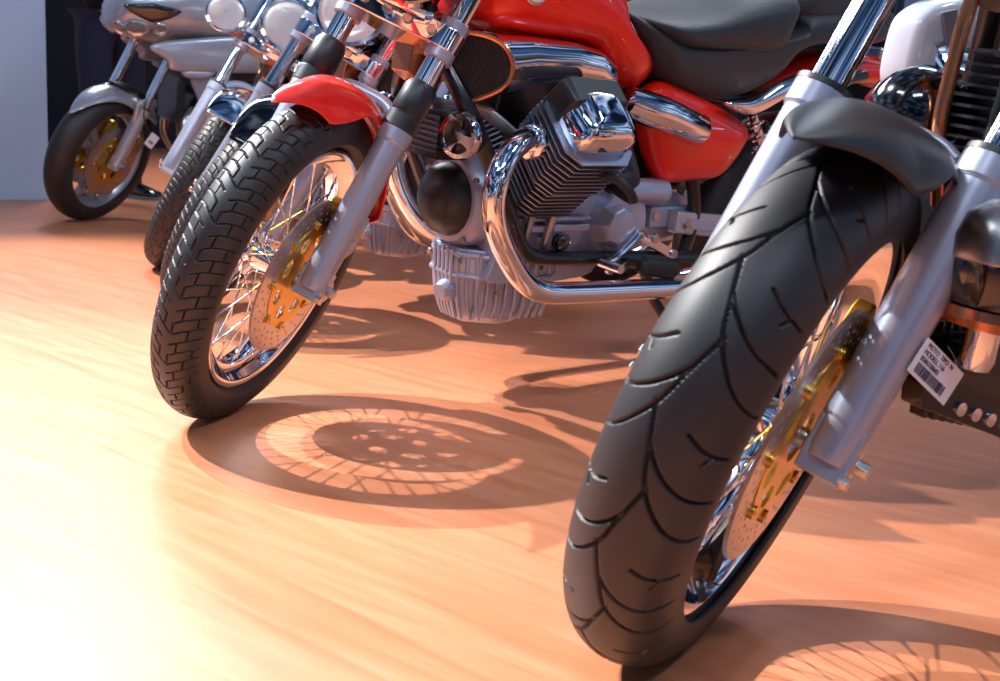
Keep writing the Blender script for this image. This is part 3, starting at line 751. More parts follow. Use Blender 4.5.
for sd in (1, -1):
    MB().inflate([(.02, .76), (-.06, .70), (-.08, .665), (-.20, .66), (-.42, .67), (-.70, .69), (-.76, .75), (-.50, .83), (-.15, .80)], ((-.12, .72), (-.60, .75)), .022, 2.4, yc=sd*.235).build('side_cowl', 'silver', fb, I4, angle=180)
    MB().inflate([(-.13, .660), (-.17, .672), (-.27, .672), (-.285, .655), (-.23, .632), (-.15, .636)], ((-.17, .652), (-.25, .652)), .022, 2.4, yc=sd*.225).build('cowl_pod', 'satin', fb, I4, angle=180)
    MB().inflate([(-.18, .64), (-.29, .645), (-.27, .54), (-.24, .50), (-.21, .56)], ((-.22, .61), (-.25, .55)), .016, 2.6, yc=sd*.205).build('cowl_bracket', 'grey', fb, I4, angle=180)
bpy.context.view_layer.update()
def on_fairing(c):
    ok, loc, nm, _ = fb.closest_point_on_mesh(Vector(c)); nm = nm.normalized()
    if nm.dot(Vector((loc.x+.4, loc.y, loc.z-.88))) < 0: nm = -nm
    return loc, nm
def lamp(c, rx, ry, nm_='headlight', m='reflector'):
    loc, nm = on_fairing(c); q = nm.to_track_quat('Z', 'Y').to_matrix().to_4x4(); T = Matrix.Translation(loc) @ q
    mb = MB().lathe([(1.0, -.10), (1.12, .10), (1.06, .20), (.92, .20), (.86, .05), (.5, -.12), (.003, -.2)], ax=(0, 0, 1), n=30, cap=False)
    mb.v = [(x*rx, y*ry, z*.05) for x, y, z in mb.v]
    h = mb.build(nm_, m, fb, T)
    mb = MB().lathe([(.95, .15), (.8, .32), (.4, .44), (.003, .47)], ax=(0, 0, 1), n=30, cap=False); mb.v = [(x*rx, y*ry, z*.05) for x, y, z in mb.v]
    mb.build('lens', M['clear'], h, I4); return h
for sd in (1, -1):
    lamp((.060, sd*.150, .815), .056, .046); lamp((-.035, sd*.205, .812), .034, .034); lamp((.115, sd*.100, .820), .028, .042)
    lamp((.030, sd*.19, .93), .022, .05, 'turn_signal') if sd < 0 else None
    loc, nm = on_fairing((.0, sd*.20, .895)); q = nm.to_track_quat('Z', 'Y').to_matrix().to_4x4()
    mb = MB().ell((0, 0, 0), (.125, .042, .014), 32, 12)
    mb.v = [(x, y*(1-.5*abs(x)/.125)+.02*(x/.125)**2, z) for x, y, z in mb.v]
    mb.build('headlight_glass', 'black', fb, Matrix.Translation(loc) @ q)
MB().rings(fair([(-.03, 1.03, .03, .01, 0), (-.08, 1.08, .10, .05, 0), (-.2, 1.16, .16, .12, 0), (-.30, 1.22, .17, .16, 0)], 2.2)).build('windscreen', M['clear'], fb, I4, angle=180)
# lower body and engine of the silver bike
e = MB().prism(catmull([(-.38, .33), (-.36, .48), (-.42, .62), (-.75, .66), (-.82, .45), (-.78, .30), (-.50, .26)], 3, True), -.13, .13)
for k in range(6): e.box((-.372, 0, .36+k*.03), (.03, .22, .008))
en = e.build('crankcase', 'frame', rt, bevel=.01)
MB().lathe([(.003, .02), (.030, .02), (.036, .012), (.040, 0), (.055, -.004), (.060, -.03)], (-.44, .13, .545), (0, 1, 0), 28).build('engine_cover', 'grey', en, I4)
bp = MB().inflate([(-.33, .235), (-.36, .30), (-.50, .33), (-.85, .30), (-.95, .22), (-.85, .165), (-.5, .165), (-.38, .185)], ((-.45, .24), (-.85, .235)), .14, 3).build('belly_pan', 'grey', rt, angle=180)
for sd in (1, -1):
    MB().tube([(-.36, sd*.10, .52), (-.31, sd*.13, .46), (-.32, sd*.14, .36), (-.42, sd*.14, .27), (-.7, sd*.15, .24), (-1.1, sd*.19, .27), (-1.6, sd*.23, .42)], [.02, .02, .02, .02, .024, .04, .048], 18, k=4).build('exhaust_pipe', 'steel', rt)
rad = MB().box((-.29, 0, .56), (.035, .26, .20))
for k in range(16): rad.box((-.272, 0, .47+k*.012), (.006, .25, .003))
rad.build('radiator', 'frame', rt, bevel=.004)
MB().inflate([(-.35, .90), (-.40, 1.00), (-.60, 1.05), (-.85, .98), (-.95, .84), (-.80, .76), (-.5, .80)], ((-.5, .92), (-.8, .88)), .15, 3).build('fuel_tank', 'silver', rt, angle=180)
MB().inflate([(-.88, .86), (-.95, .80), (-1.3, .80), (-1.65, .90), (-1.70, .96), (-1.45, .95), (-1.25, .88), (-1.05, .85)], ((-1.0, .83), (-1.5, .90)), .15, 3).build('seat', 'seat', rt, angle=180)
MB().inflate([(-.95, .80), (-.98, .66), (-1.2, .66), (-1.8, .84), (-1.86, .93), (-1.6, .90), (-1.3, .80)], ((-1.05, .74), (-1.7, .88)), .13, 3).build('tail_cowl', 'silver', rt, angle=180)
for sd in (1, -1): MB().prism([(-.86, .42), (-.86, .36), (-1.43, .28), (-1.45, .34), (-1.1, .42)], sd*.10, sd*.135).build('swingarm', 'silver', rt, bevel=.008)
MB().prism([(-.80, .50), (-.80, .66), (-1.3, .80), (-1.1, .55), (-.95, .40)], -.09, .09).build('rear_frame', 'frame', rt, bevel=.01)
wheel(rt, I4, (-1.43, 0, .31), dict(R=.31, w=.17, rr=.232, rw=.12, pat=None, res=(120, 16), rim='silver', disc=.13), kind='cast', front=False)
ss = MB().tube([(-.80, .14, .24), (-.86, .20, .14), (-.90, .27, .045)], .013, 12).build('side_stand', 'frame', rt)
hb = MB().tube([(-.20, .34, .79), (-.08, .30, .80), (.0, .12, .72), (.0, -.12, .72), (-.08, -.30, .80), (-.20, -.34, .79)], .012, 12, k=3).build('handlebar', 'black', rt, FM)
tg = MB().box((0, 0, 0), (.050, .002, .062)).build('price_tag', 'white', None, bevel=.0005)
tg.parent = rt; tg.matrix_basis = Matrix.Translation((-.16, .15, .385)) @ Matrix.Rotation(R_(-35), 4, 'Y') @ Matrix.Rotation(R_(20), 4, 'Z')
tg.name = 'hanging_tag'
MB().box((0, -.0015, -.008), (.028, .0006, .012)).box((0, .0015, -.008), (.028, .0006, .012)).build('tag_print', 'grey', tg, I4)
MB().tube([(-.14, .13, .56), (-.125, .14, .50), (-.14, .15, .44), (-.15, .15, .413)], .003, 8, k=4).build('tag_string', 'rubber', rt)

# ================================================================== black-fendered bike in front
blk = dict(x=.204, y=1.303, head=211.1, lean=5.6, rake=27.8, steer=31.6, d=.0984, o=.0183, R=.3068, w=.1221, rr=.2407, rw=.0958, pat='curve', res=(1400, 150), disc=.150, flip=1)
Mb, FM = pose(blk)
rk = empty('motorcycle', Mb); tag(rk, 'motorcycle with matte black front fender and broad grooved tyre, closest to the camera', 'motorcycle')
wheel(rk, FM, (OFF-blk['o'], 0, 0), blk, disc_sides=(1,))
fork(rk, FM, blk, m='satin', boot=False, low_top=.345, top=.80, r_low=.0300, r_st=.0215)
yokes(rk, FM, blk, s_low=.56, s_top=.74, m='bronze_reflect')
bf = front_fender(rk, FM, blk, (OFF-blk['o'], 0, 0), .334, 27, 94, .078, 'matte', .054, 54, tip=.0, taper=.62, flare=.085, tri=18, fexp=2.6, texp=.5)
b = MB()
for sd in (1, -1):
    b.tube([(.045, sd*.088, .235), (.030, sd*.085, .275), (.012, sd*.080, .315), (-.01, sd*.060, .345)], .018, 14, k=4, flat=.45)
    b.box((.040, sd*.088, .245), (.03, .02, .05))
b.tube([(-.01, .060, .345), (-.015, .03, .358), (-.015, -.03, .358), (-.01, -.060, .345)], .018, 14, k=3, flat=.45)
b.build('fender_brace', 'satin', rk, FM, bevel=.002)
headlamp(rk, FM, (.16, 0, .68), .09)
hb = MB().tube([(-.25, .36, .88), (-.14, .35, .90), (-.05, .26, .92), (.0, .12, .86), (.0, -.12, .86), (-.05, -.26, .92), (-.14, -.35, .90), (-.25, -.36, .88)], .011, 14, k=5).build('handlebar', 'chrome', rk, FM)
for sd in (1, -1): MB().tube([(-.255, sd*.361, .88), (-.15, sd*.352, .898)], .017, 16).build('hand_grip', 'rubber', hb, I4)
MB().tube([(-.02, -.13, .34), (-.03, -.11, .42), (.0, -.10, .52), (.07, -.06, .66), (.05, -.02, .80)], .0055, 10, k=5).build('brake_hose', 'grey', rk, FM)
MB().tube([(-.03, .070, .10), (-.035, .075, .20), (-.02, .085, .30), (-.0, .07, .40), (.04, .03, .60)], .005, 10, k=5).build('brake_hose', 'rubber', rk, FM)
fr = MB()
fr.cyl((-.245, 0, .75), (-.325, 0, .90), .032, n=24)
frm = fr.build('frame', 'frame', rk)
MB().tube([(-.250, .005, .86), (-.212, .005, .74), (-.203, .005, .66), (-.202, .005, .60), (-.225, .005, .52)], .0085, 12, k=5).build('tube_reflection', 'bronze_reflect', frm, I4)  # thin orange tube drawn as the reflection strip on the frame tube
for sd in (1, -1):
    MB().tube([(-.30, sd*.03, .80), (-.33, sd*.06, .66), (-.36, sd*.09, .52), (-.42, sd*.11, .36), (-.58, sd*.13, .28), (-.95, sd*.13, .27)], .017, 14, k=5).build('down_tube', 'frame', frm, I4)
    MB().tube([(-.30, sd*.03, .86), (-.6, sd*.08, .80), (-1.0, sd*.11, .68), (-1.5, sd*.11, .74)], .016, 12, k=4).build('top_tube', 'frame', frm, I4)
# finned oil cooler in front of the engine
oc = MB()
for k in range(11): oc.box((-.275, .060, .690-k*.0115), (.085, .170, .0035))
oc.box((-.285, .060, .633), (.05, .150, .125)); oc.build('oil_cooler', 'matte', rk)
# engine block, cylinders
en = MB().prism(catmull([(-.36, .33), (-.34, .45), (-.38, .56), (-.70, .60), (-.80, .45), (-.76, .30), (-.45, .27)], 3, True), -.14, .14).build('crankcase', 'frame', rk, bevel=.008)
for sd, x in ((1, -.62), (-1, -.50)):
    ax = unit((0, sd, 1)); w = unit((0, sd, -1)); X = V(1, 0, 0); o = V(x, sd*.03, .42); m = MB()
    for k in range(15): 
        t = .06+k*.013; hx = .085; hw = .080; m.rings([[o+ax*(t+q)+X*a*hx+w*b_*hw for a, b_ in ((-.75, -1), (.75, -1), (1, -.7), (1, .7), (.75, 1), (-.75, 1), (-1, .7), (-1, -.7))] for q in (-.002, .002)])
    m.cyl(o, o+ax*.25, .055, n=24)
    cy = m.build('cylinder', 'fin', rk, angle=25)
    if sd < 0:
        c = MB()
        c.rings([[o+ax*t+X*p[0]*.088*kk+w*p[1]*.074*kk for p in catmull([(-1, -.7), (-.8, -1), (.8, -1), (1, -.7), (1, .7), (.8, 1), (-.8, 1), (-1, .7)], 3, True)] for t, kk in ((.255, 1), (.30, 1), (.335, .93), (.345, .8))])
        vc = c.build('valve_cover', 'chrome', cy, I4, angle=40)
    else:
        MB().rings([[o+ax*t+X*p[0]*.085*kk+w*p[1]*.072*kk for p in catmull([(-1, -.7), (-.8, -1), (.8, -1), (1, -.7), (1, .7), (.8, 1), (-.8, 1), (-1, .7)], 3, True)] for t, kk in ((.255, 1), (.30, 1), (.335, .93), (.345, .8))]).build('valve_cover', 'chrome', cy, I4, angle=40)
# white side cover with recessed louvre, right-hand side, seen over the fender
wb = MB().inflate([(-.388, .635), (-.386, .70), (-.400, .732), (-.445, .752), (-.510, .752), (-.545, .71), (-.535, .66), (-.50, .630), (-.44, .622)], ((-.42, .69), (-.50, .69)), .030, 5, yc=-.24, k=4).build('side_cover', 'whitepaint', rk, angle=180)
MB().prism([(-.418, .735), (-.445, .742), (-.465, .690), (-.445, .684)], -.2095, -.204).build('cover_louvre', 'grey', wb, I4, bevel=.002)
lv = MB()
for k in range(3): lv.box((-.475, -.208, .665-k*.011), (.08, .006, .005))
split_build(lv, 'cover_slot', 'frame', wb, I4)
# dark chrome horn dome and chrome reservoir
MB().lathe([(.003, .045), (.018, .043), (.040, .032), (.053, .014), (.057, 0), (.057, -.03), (.045, -.045), (.01, -.05)], (-.235, -.060, .615), (.8, .35, .35), 40).build('horn', 'black', rk)
MB().lathe([(.055, .002), (.060, 0), (.060, -.008), (.055, -.01)], (-.235, -.060, .615), (.8, .35, .35), 40, closed=True).build('horn_rim', 'chrome', rk)
g = MB().lathe([(.003, -.066), (.03, -.063), (.054, -.048), (.066, -.022), (.068, .0), (.066, .03), (.055, .055), (.03, .070), (.01, .075)], (-.172, .150, .480), (0, 0, 1), 44)
sp = g.build('oil_filter', 'black', rk)
MB().lathe([(.0675, .012), (.069, .014), (.067, .034), (.056, .057), (.03, .073), (.01, .078)], (-.172, .150, .480), (0, 0, 1), 44).build('filter_highlight', 'steel', sp, I4)  # pale steel shell stands in for the cream highlight on the ball
MB().lathe([(.053, -.054), (.058, -.056), (.064, -.046), (.062, -.036), (.058, -.040)], (-.172, .150, .480), (0, 0, 1), 44, closed=True).build('filter_band', 'bronze_reflect', sp, I4)
MB().lathe([(.003, -.110), (.014, -.108), (.018, -.098), (.018, -.06)], (-.160, .150, .482), (-.05, 0, 1), 28).build('filter_plug', 'chrome', sp, I4)
MB().tube([(-.20, .15, .50), (-.17, .16, .53), (-.19, .17, .60), (-.30, .17, .66)], .008, 12, k=4).build('oil_line', 'chrome', rk)
# black louvred belly cover with pan screws along the edge
bl = MB().prism([(-.135, .318), (-.130, .345), (-.19, .385), (-.50, .345), (-.90, .32), (-.90, .22), (-.50, .235), (-.30, .262)], .080, .112)
for k in range(26): bl.box((-.145-k*.016, .100, .312-k*.0036-.0005), (.008, .022, .012))
bc = bl.build('belly_cover', 'frame', rk, bevel=.002)
for k in range(8):
    x = -.195-k*.028; z = .313-k*.0088
    MB().lathe([(.0035, .004), (.0080, .003), (.0085, 0), (.0085, -.003)], (x, .113, z), (0, 1, 0), 20).build('cover_screw', 'chrome', bc, I4)
gr = MB()
for k in range(9): gr.box((-.15-k*.014, .060, .40), (.003, .004, .11))
for k in range(7): gr.box((-.20, .060, .352+k*.016), (.13, .004, .003))
gr.box((-.20, .045, .40), (.13, .004, .11)); gr.build('radiator_grille', 'frame', rk)
# printed tag with bar code
tg = MB().box((0, 0, 0), (.081, .0012, .040)).build('hanging_tag', 'white', rk, bevel=.0003)
tg.matrix_basis = Matrix.Translation((-.107, .14, .371)) @ Matrix.Rotation(R_(-33), 4, 'Y')
br = MB(); x = -.026
rnd = random.Random(2)
while x < .034:
    wd = rnd.choice((.0008, .0012, .002)); br.box((x+wd/2, .0009, -.0105), (wd, .0004, .011)); x += wd+rnd.choice((.0008, .0014))
br.build('bar_code', 'ink', tg, I4)
def text(body, size, m, parent, mtx, ext=.0003, name='tag_text'):
    cu = bpy.data.curves.new(name, 'FONT'); cu.body = body; cu.size = size; cu.extrude = ext; cu.align_x = 'LEFT'
    ob = bpy.data.objects.new(name, cu); COL.objects.link(ob); dg = bpy.context.evaluated_depsgraph_get()
    me = bpy.data.meshes.new_from_object(ob.evaluated_get(dg)); bpy.data.objects.remove(ob)
    return link(name, me, m, parent, mtx, smooth=False)
text('MOTO  TIPO  N\nMODELL 116\n0586338603', .0075, 'ink', tg, Matrix.Translation((.034, .0009, .0125)) @ Matrix.Rotation(PI, 4, 'Z') @ Matrix.Rotation(PI/2, 4, 'X'))
MB().tube([(-.140, .139, .366), (-.160, .12, .375), (-.190, .08, .38)], .001, 6, k=3).build('tag_string', 'white', rk)
# tank, seat and rear, outside the frame but part of the bike
MB().inflate([(-.32, .84), (-.36, .78), (-.60, .76), (-.90, .72), (-.92, .80), (-.75, .95), (-.5, 1.02), (-.36, .96)], ((-.48, .88), (-.72, .84)), .16, 3).build('fuel_tank', 'black', rk, angle=180)
MB().inflate([(-.86, .80), (-.95, .70), (-1.2, .70), (-1.7, .80), (-1.72, .88), (-1.4, .86), (-1.1, .80)], ((-1.0, .75), (-1.5, .82)), .16, 3).build('seat', 'seat', rk, angle=180)
MB().inflate([(-1.15, .66), (-1.5, .76), (-1.85, .72), (-1.88, .66), (-1.5, .69), (-1.2, .62)], ((-1.30, .69), (-1.72, .72)), .11, 3).build('rear_fender', 'black', rk, angle=180)
for sd in (1, -1):
    MB().prism([(-.85, .40), (-.85, .34), (-1.44, .27), (-1.46, .33), (-1.1, .39)], sd*.10, sd*.135).build('swingarm', 'silver', rk, bevel=.006)
    MB().tube([(-.60, sd*.22, .52), (-.50, sd*.26, .50), (-.46, sd*.27, .40), (-.54, sd*.26, .28), (-.9, sd*.25, .26), (-1.6, sd*.26, .33)], [.022, .022, .022, .022, .03, .046], 18, k=4).build('exhaust_pipe', 'chrome', rk)
wheel(rk, I4, (-1.45, 0, .313), dict(R=.313, w=.15, rr=.232, rw=.11, pat=None, res=(120, 16), disc=.13), front=False)
ss = MB().tube([(-.80, .14, .26), (-.86, .19, .15), (-.90, .26, .035)], .013, 12).build('side_stand', 'frame', rk)

# ================================================================== person behind the silver bike
def skin_mesh(name, pts, edges, m, parent=None, sub=2):
    me = bpy.data.meshes.new(name); me.from_pydata([p[:3] for p in pts], edges, []); me.update()
    o = bpy.data.objects.new(name, me); COL.objects.link(o); me.materials.append(M[m])
    md = o.modifiers.new('skin', 'SKIN'); md.use_smooth_shade = True
    for i, p in enumerate(pts):
        r = p[3] if len(p) > 3 else .05; rx = p[4] if len(p) > 4 else r
        me.skin_vertices[0].data[i].radius = (rx, r); me.skin_vertices[0].data[i].use_root = (i == 0)
    s = o.modifiers.new('sub', 'SUBSURF'); s.levels = sub; s.render_levels = sub
    dg = bpy.context.evaluated_depsgraph_get(); me2 = bpy.data.meshes.new_from_object(o.evaluated_get(dg))
    me2.name = name; bpy.data.objects.remove(o)
    o = bpy.data.objects.new(name, me2); COL.objects.link(o)
    me2.materials.clear(); me2.materials.append(M[m]); me2.polygons.foreach_set('use_smooth', [True]*len(me2.polygons))
    if parent: o.parent = parent
    return o
pe = empty('person', Matrix.Translation((-2.12, 6.45, 0)) @ Matrix.Rotation(R_(-35), 4, 'Z'))
tag(pe, 'person in dark blue jeans and black shoes standing behind the silver motorcycle', 'person')
# local: +X the way the person faces, +Y their left
body = [(0, 0, .97, .06, .07), (0, 0, 1.12, .06, .07), (0, 0, 1.28, .06, .08), (0, 0, 1.42, .06, .10), (0, 0, 1.50, .055), (.01, 0, 1.56, .052), (.02, 0, 1.64, .082, .07), (.015, 0, 1.73, .085, .07),
        (0, .18, 1.40, .06), (-.01, .23, 1.16, .045), (.20, .16, 1.18, .034), (.27, .13, 1.20, .030, .042),
        (0, -.18, 1.40, .06), (-.01, -.23, 1.16, .045), (.20, -.16, 1.14, .034), (.27, -.13, 1.16, .030, .042),
        (.0, .09, .86, .07), (.01, .12, .50, .055), (-.03, .14, .10, .045), (0, -.09, .86, .07), (.02, -.11, .50, .062), (-.02, -.12, .10, .045)]
ed = [(0, 1), (1, 2), (2, 3), (3, 4), (4, 5), (5, 6), (6, 7), (3, 8), (8, 9), (9, 10), (10, 11), (3, 12), (12, 13), (13, 14), (14, 15), (0, 16), (16, 17), (17, 18), (0, 19), (19, 20), (20, 21)]
for sd in (1, -1):      # hands: four fingers and a thumb, slightly curled
    h = 11 if sd > 0 else 15; bx, by, bz = body[h][:3]
    for j, (dz, L) in enumerate(((.030, .062), (.010, .075), (-.010, .080), (-.030, .070))):
        i = len(body)
        body += [(bx+.035, by-sd*.005, bz+dz, .010), (bx+.035+L*.5, by-sd*.012, bz+dz, .0085), (bx+.030+L, by-sd*.030, bz+dz-.004, .0075)]
        ed += [(h, i), (i, i+1), (i+1, i+2)]
    i = len(body); body += [(bx+.015, by-sd*.02, bz+.040, .011), (bx+.045, by-sd*.04, bz+.050, .009)]; ed += [(h, i), (i, i+1)]
skin_mesh('body', body, ed, 'skin', pe)
j = [(0, 0, 1.02, .125, .130), (0, .10, .84, .105), (.012, .12, .52, .080), (-.03, .14, .10, .068), (-.03, .14, .045, .070), (0, -.10, .84, .105), (.022, -.11, .52, .080), (-.02, -.12, .10, .068), (-.02, -.12, .045, .070)]
skin_mesh('jeans', j, [(0, 1), (1, 2), (2, 3), (3, 4), (0, 5), (5, 6), (6, 7), (7, 8)], 'denim', pe)
t = [(0, 0, .93, .150, .165), (0, 0, 1.15, .15, .18), (0, 0, 1.30, .15, .20), (0, 0, 1.43, .11, .17), (0, 0, 1.49, .075), (0, .19, 1.40, .080), (-.01, .235, 1.16, .062), (.17, .17, 1.17, .050), (0, -.19, 1.40, .080), (-.01, -.235, 1.16, .062), (.17, -.17, 1.13, .050)]
skin_mesh('jacket', t, [(0, 1), (1, 2), (2, 3), (3, 4), (3, 5), (5, 6), (6, 7), (3, 8), (8, 9), (9, 10)], 'cloth', pe)
hr = MB().ell((.0, 0, 1.745), (.100, .085, .085), 24, 14).build('hair', 'hair', pe)
fc = MB().ell((.105, 0, 1.665), (.016, .012, .022), 12, 8)
fc.build('nose', 'skin', pe)
for sd in (1, -1): MB().ell((.012, sd*.078, 1.675), (.018, .010, .030), 12, 8).build('ear', 'skin', pe); MB().ell((.088, sd*.030, 1.695), (.010, .012, .008), 12, 8).build('eye', 'white', pe)
MB().ell((.095, 0, 1.625), (.008, .024, .006), 12, 6).build('mouth', 'red', pe)
for sd, yy, xx in ((1, .14, .02), (-1, -.12, .03)):
    s_ = MB(); R = []
    for x, hw, hh in ((-.09, .030, .045), (-.07, .040, .080), (-.02, .043, .085), (.05, .044, .065), (.12, .048, .048), (.17, .042, .038), (.195, .02, .025)):
        R.append([V(xx+x, yy+hw*math.cos(q), max(.012, hh*.5+hh*.5*math.sin(q)+.012)) for q in [2*PI*i/20 for i in range(20)]])
    sh = s_.rings(R).build('shoe', 'black', pe, angle=60)
    MB().rings([[V(xx+x, yy+y, z) for x, y in catmull([(-.10, -.03), (-.02, -.042), (.12, -.050), (.195, -.02), (.195, .02), (.12, .050), (-.02, .042), (-.10, .03)], 3, True)] for z in (.0, .018)]).build('sole', 'grey', sh, I4)

# ================================================================== the setting
def floor_mat():
    m = bpy.data.materials.new('laminate_floor'); m.use_nodes = True; nt = m.node_tree; N = nt.nodes.new; L = nt.links.new; b = nt.nodes['Principled BSDF']
    tc = N('ShaderNodeTexCoord'); mp = N('ShaderNodeMapping'); mp.inputs['Rotation'].default_value = (0, 0, R_(40)); L(tc.outputs['Object'], mp.inputs['Vector'])
    st = N('ShaderNodeMapping'); st.inputs['Scale'].default_value = (1.2, 14, 1); L(mp.outputs['Vector'], st.inputs['Vector'])
    n1 = N('ShaderNodeTexNoise'); n1.inputs['Scale'].default_value = 2.2; n1.inputs['Detail'].default_value = 7; n1.inputs['Roughness'].default_value = .6; n1.inputs['Distortion'].default_value = .8; L(st.outputs['Vector'], n1.inputs['Vector'])
    n2 = N('ShaderNodeTexNoise'); n2.inputs['Scale'].default_value = 2.0; n2.inputs['Detail'].default_value = 3; L(mp.outputs['Vector'], n2.inputs['Vector'])
    br = N('ShaderNodeTexBrick'); br.offset = .37; br.inputs['Scale'].default_value = 1; br.inputs['Mortar Size'].default_value = .0008; br.inputs['Brick Width'].default_value = 1.28; br.inputs['Row Height'].default_value = .192
    br.inputs['Color1'].default_value = (.80, .80, .80, 1); br.inputs['Color2'].default_value = (.94, .94, .94, 1); br.inputs['Mortar'].default_value = (.62, .62, .62, 1); L(mp.outputs['Vector'], br.inputs['Vector'])
    cr = N('ShaderNodeValToRGB'); e = cr.color_ramp.elements
    e[0].position = .30; e[0].color = (*s2l(FL[0]), 1); e[1].position = .72; e[1].color = (*s2l(FL[1]), 1); L(n1.outputs['Fac'], cr.inputs['Fac'])
    mx = N('ShaderNodeMixRGB'); mx.blend_type = 'MULTIPLY'; mx.inputs['Fac'].default_value = .25; L(cr.outputs['Color'], mx.inputs['Color1']); L(br.outputs['Color'], mx.inputs['Color2'])
    m2 = N('ShaderNodeMixRGB'); m2.blend_type = 'MULTIPLY'; m2.inputs['Fac'].default_value = .12; L(mx.outputs['Color'], m2.inputs['Color1']); L(n2.outputs['Color'], m2.inputs['Color2'])
    L(m2.outputs['Color'], b.inputs['Base Color'])
    mr = N('ShaderNodeMapRange'); mr.inputs['To Min'].default_value = .30; mr.inputs['To Max'].default_value = .46; L(n1.outputs['Fac'], mr.inputs['Value']); L(mr.outputs['Result'], b.inputs['Roughness'])
    bp = N('ShaderNodeBump'); bp.inputs['Strength'].default_value = .12; bp.inputs['Distance'].default_value = .001; L(n1.outputs['Fac'], bp.inputs['Height']); L(bp.outputs['Normal'], b.inputs['Normal'])
    return m
FL = ((.80, .475, .315), (.875, .57, .42))
fl = MB(); NX = 1
fl.add([(-12, -6, 0), (14, -6, 0), (14, 16, 0), (-12, 16, 0)], [(0, 1, 2, 3)])
fo = fl.build('floor', floor_mat(), smooth=False); tag(fo, kind='structure')
M['panel'] = mat('panel_paint', (.70, .78, .88), .45)
M['dark'] = mat('dark_partition', (.05, .06, .10), .6)
M['teal'] = mat('teal_panel', (.16, .27, .36), .5)
M['post'] = mat('post_paint', (.42, .50, .62), .5)
# pale partition at the left, its free end beside the silver bike
a, b_ = V(-6.5, 3.40, 0), V(-2.345, 6.16, 0); dv = unit(b_-a); nv = V(-dv[1], dv[0], 0)
w_ = MB().add([a, b_, b_+nv*.08, a+nv*.08]+[p+V(0, 0, 2.6) for p in (a, b_, b_+nv*.08, a+nv*.08)], [(0, 1, 5, 4), (1, 2, 6, 5), (2, 3, 7, 6), (3, 0, 4, 7), (4, 5, 6, 7), (0, 3, 2, 1)]).build('wall_left', 'panel', bevel=.004)
tag(w_, kind='structure')
w_ = MB().box((1, 12.05, 2.2), (26, .1, 4.4)).build('wall_back', 'dark'); tag(w_, kind='structure')

for k, (px, py, pw) in enumerate(((2.86, 9.0, .13), (3.22, 9.1, .10), (3.62, 9.0, .16))):
    t_ = MB().box((px, py, 1.6), (pw, .08, 3.2)).build('trim_%d' % (k+1), 'post', bevel=.005); tag(t_, kind='structure')
w_ = MB().box((4.6, 9.25, 1.5), (3.6, .06, 3.0)).build('wall_right', 'teal'); tag(w_, kind='structure')
# ================================================================== light
def spot(name, loc, tgt, power, col, size=60, blend=.4, rad=.05):
    l = bpy.data.lights.new(name, 'SPOT'); l.energy = power; l.color = col; l.spot_size = R_(size); l.spot_blend = blend; l.shadow_soft_size = rad
    o = bpy.data.objects.new(name, l); COL.objects.link(o); o.location = loc
    o.rotation_euler = (Vector(tgt)-Vector(loc)).to_track_quat('-Z', 'Y').to_euler(); return o
def area(name, loc, tgt, power, col, sx, sy):
    l = bpy.data.lights.new(name, 'AREA'); l.energy = power; l.color = col; l.shape = 'RECTANGLE'; l.size = sx; l.size_y = sy
    o = bpy.data.objects.new(name, l); COL.objects.link(o); o.location = loc
    o.rotation_euler = (Vector(tgt)-Vector(loc)).to_track_quat('-Z', 'Y').to_euler(); return o
spot('key_spot', (-4.25, 5.05, 5.9), (-.1, 2.0, 0), 3500, (1, .93, .88), 50, .45, .045)
spot('pool_spot', (-4.9, 4.0, 5.9), (-.95, 1.7, 0), 5000, (.92, .96, 1), 27, 1.0, .06)
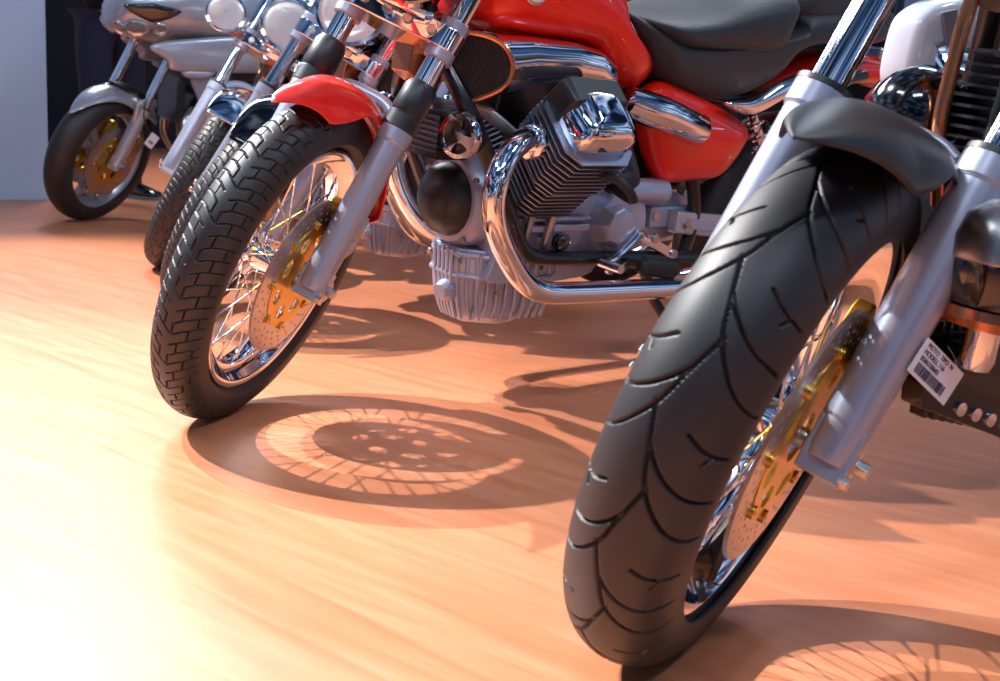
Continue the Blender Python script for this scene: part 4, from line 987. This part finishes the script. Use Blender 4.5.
for loc, tg_, e in (((-3.0, 1.0, 4.6), (-.5, 2, .3), 70), ((-1.0, -1.5, 4.6), (.0, 2, .3), 90), ((1.8, -1.5, 4.6), (.2, 2, .3), 90), ((3.6, 2.0, 4.6), (.2, 2, .3), 80), ((2.5, 6.5, 4.6), (.2, 2, .3), 70), ((-1.5, 7.5, 4.6), (-1, 4, .3), 60)):
    area('added_fill_light', loc, tg_, e*.7, (.80, .88, 1), 1.4, .28)  # unseen strip lamps, added for white chrome highlights and cool fill
area('glare_light', (-3.4, 8.2, 4.7), (-.5, 1.3, 0), 330, (1, .97, .96), 2.2, 1.2)  # unseen panel added to lay white glare on the left floor
W = bpy.data.worlds.new('hall'); scene.world = W; W.use_nodes = True; nt = W.node_tree; N = nt.nodes.new; L = nt.links.new
bg = nt.nodes['Background']; tc = N('ShaderNodeTexCoord'); mp = N('ShaderNodeMapping'); mp.inputs['Scale'].default_value = (2.2, 2.2, 5.5); L(tc.outputs['Generated'], mp.inputs['Vector'])
vo = N('ShaderNodeTexNoise'); vo.inputs['Scale'].default_value = 1.6; vo.inputs['Detail'].default_value = 2.5; vo.inputs['Distortion'].default_value = .6; L(mp.outputs['Vector'], vo.inputs['Vector'])
cr = N('ShaderNodeValToRGB'); e = cr.color_ramp.elements; e[0].position = .40; e[0].color = (.006, .010, .022, 1); e[1].position = .72; e[1].color = (.95, 1.05, 1.2, 1)
x = e.new(.50); x.color = (.04, .09, .22, 1); x = e.new(.58); x.color = (.22, .38, .68, 1)
L(vo.outputs['Fac'], cr.inputs['Fac']); L(cr.outputs['Color'], bg.inputs['Color']); bg.inputs['Strength'].default_value = .85

# ================================================================== camera
cd = bpy.data.cameras.new('camera'); cam = bpy.data.objects.new('camera', cd); COL.objects.link(cam); scene.camera = cam
f, h, pit, rol = 1201.63, .6040, .1944, -.0524
cd.sensor_width = 36; cd.lens = f*36/1000; cd.clip_start = .02
F = V(0, math.cos(pit), -math.sin(pit)); U = V(0, math.sin(pit), math.cos(pit)); Rr = V(1, 0, 0)
Rc = math.cos(rol)*Rr-math.sin(rol)*U; Uc = math.sin(rol)*Rr+math.cos(rol)*U
cam.matrix_world = Matrix(((Rc[0], Uc[0], -F[0], 0), (Rc[1], Uc[1], -F[1], 0), (Rc[2], Uc[2], -F[2], h), (0, 0, 0, 1)))
cd.dof.use_dof = True; cd.dof.focus_distance = 1.95; cd.dof.aperture_fstop = 9
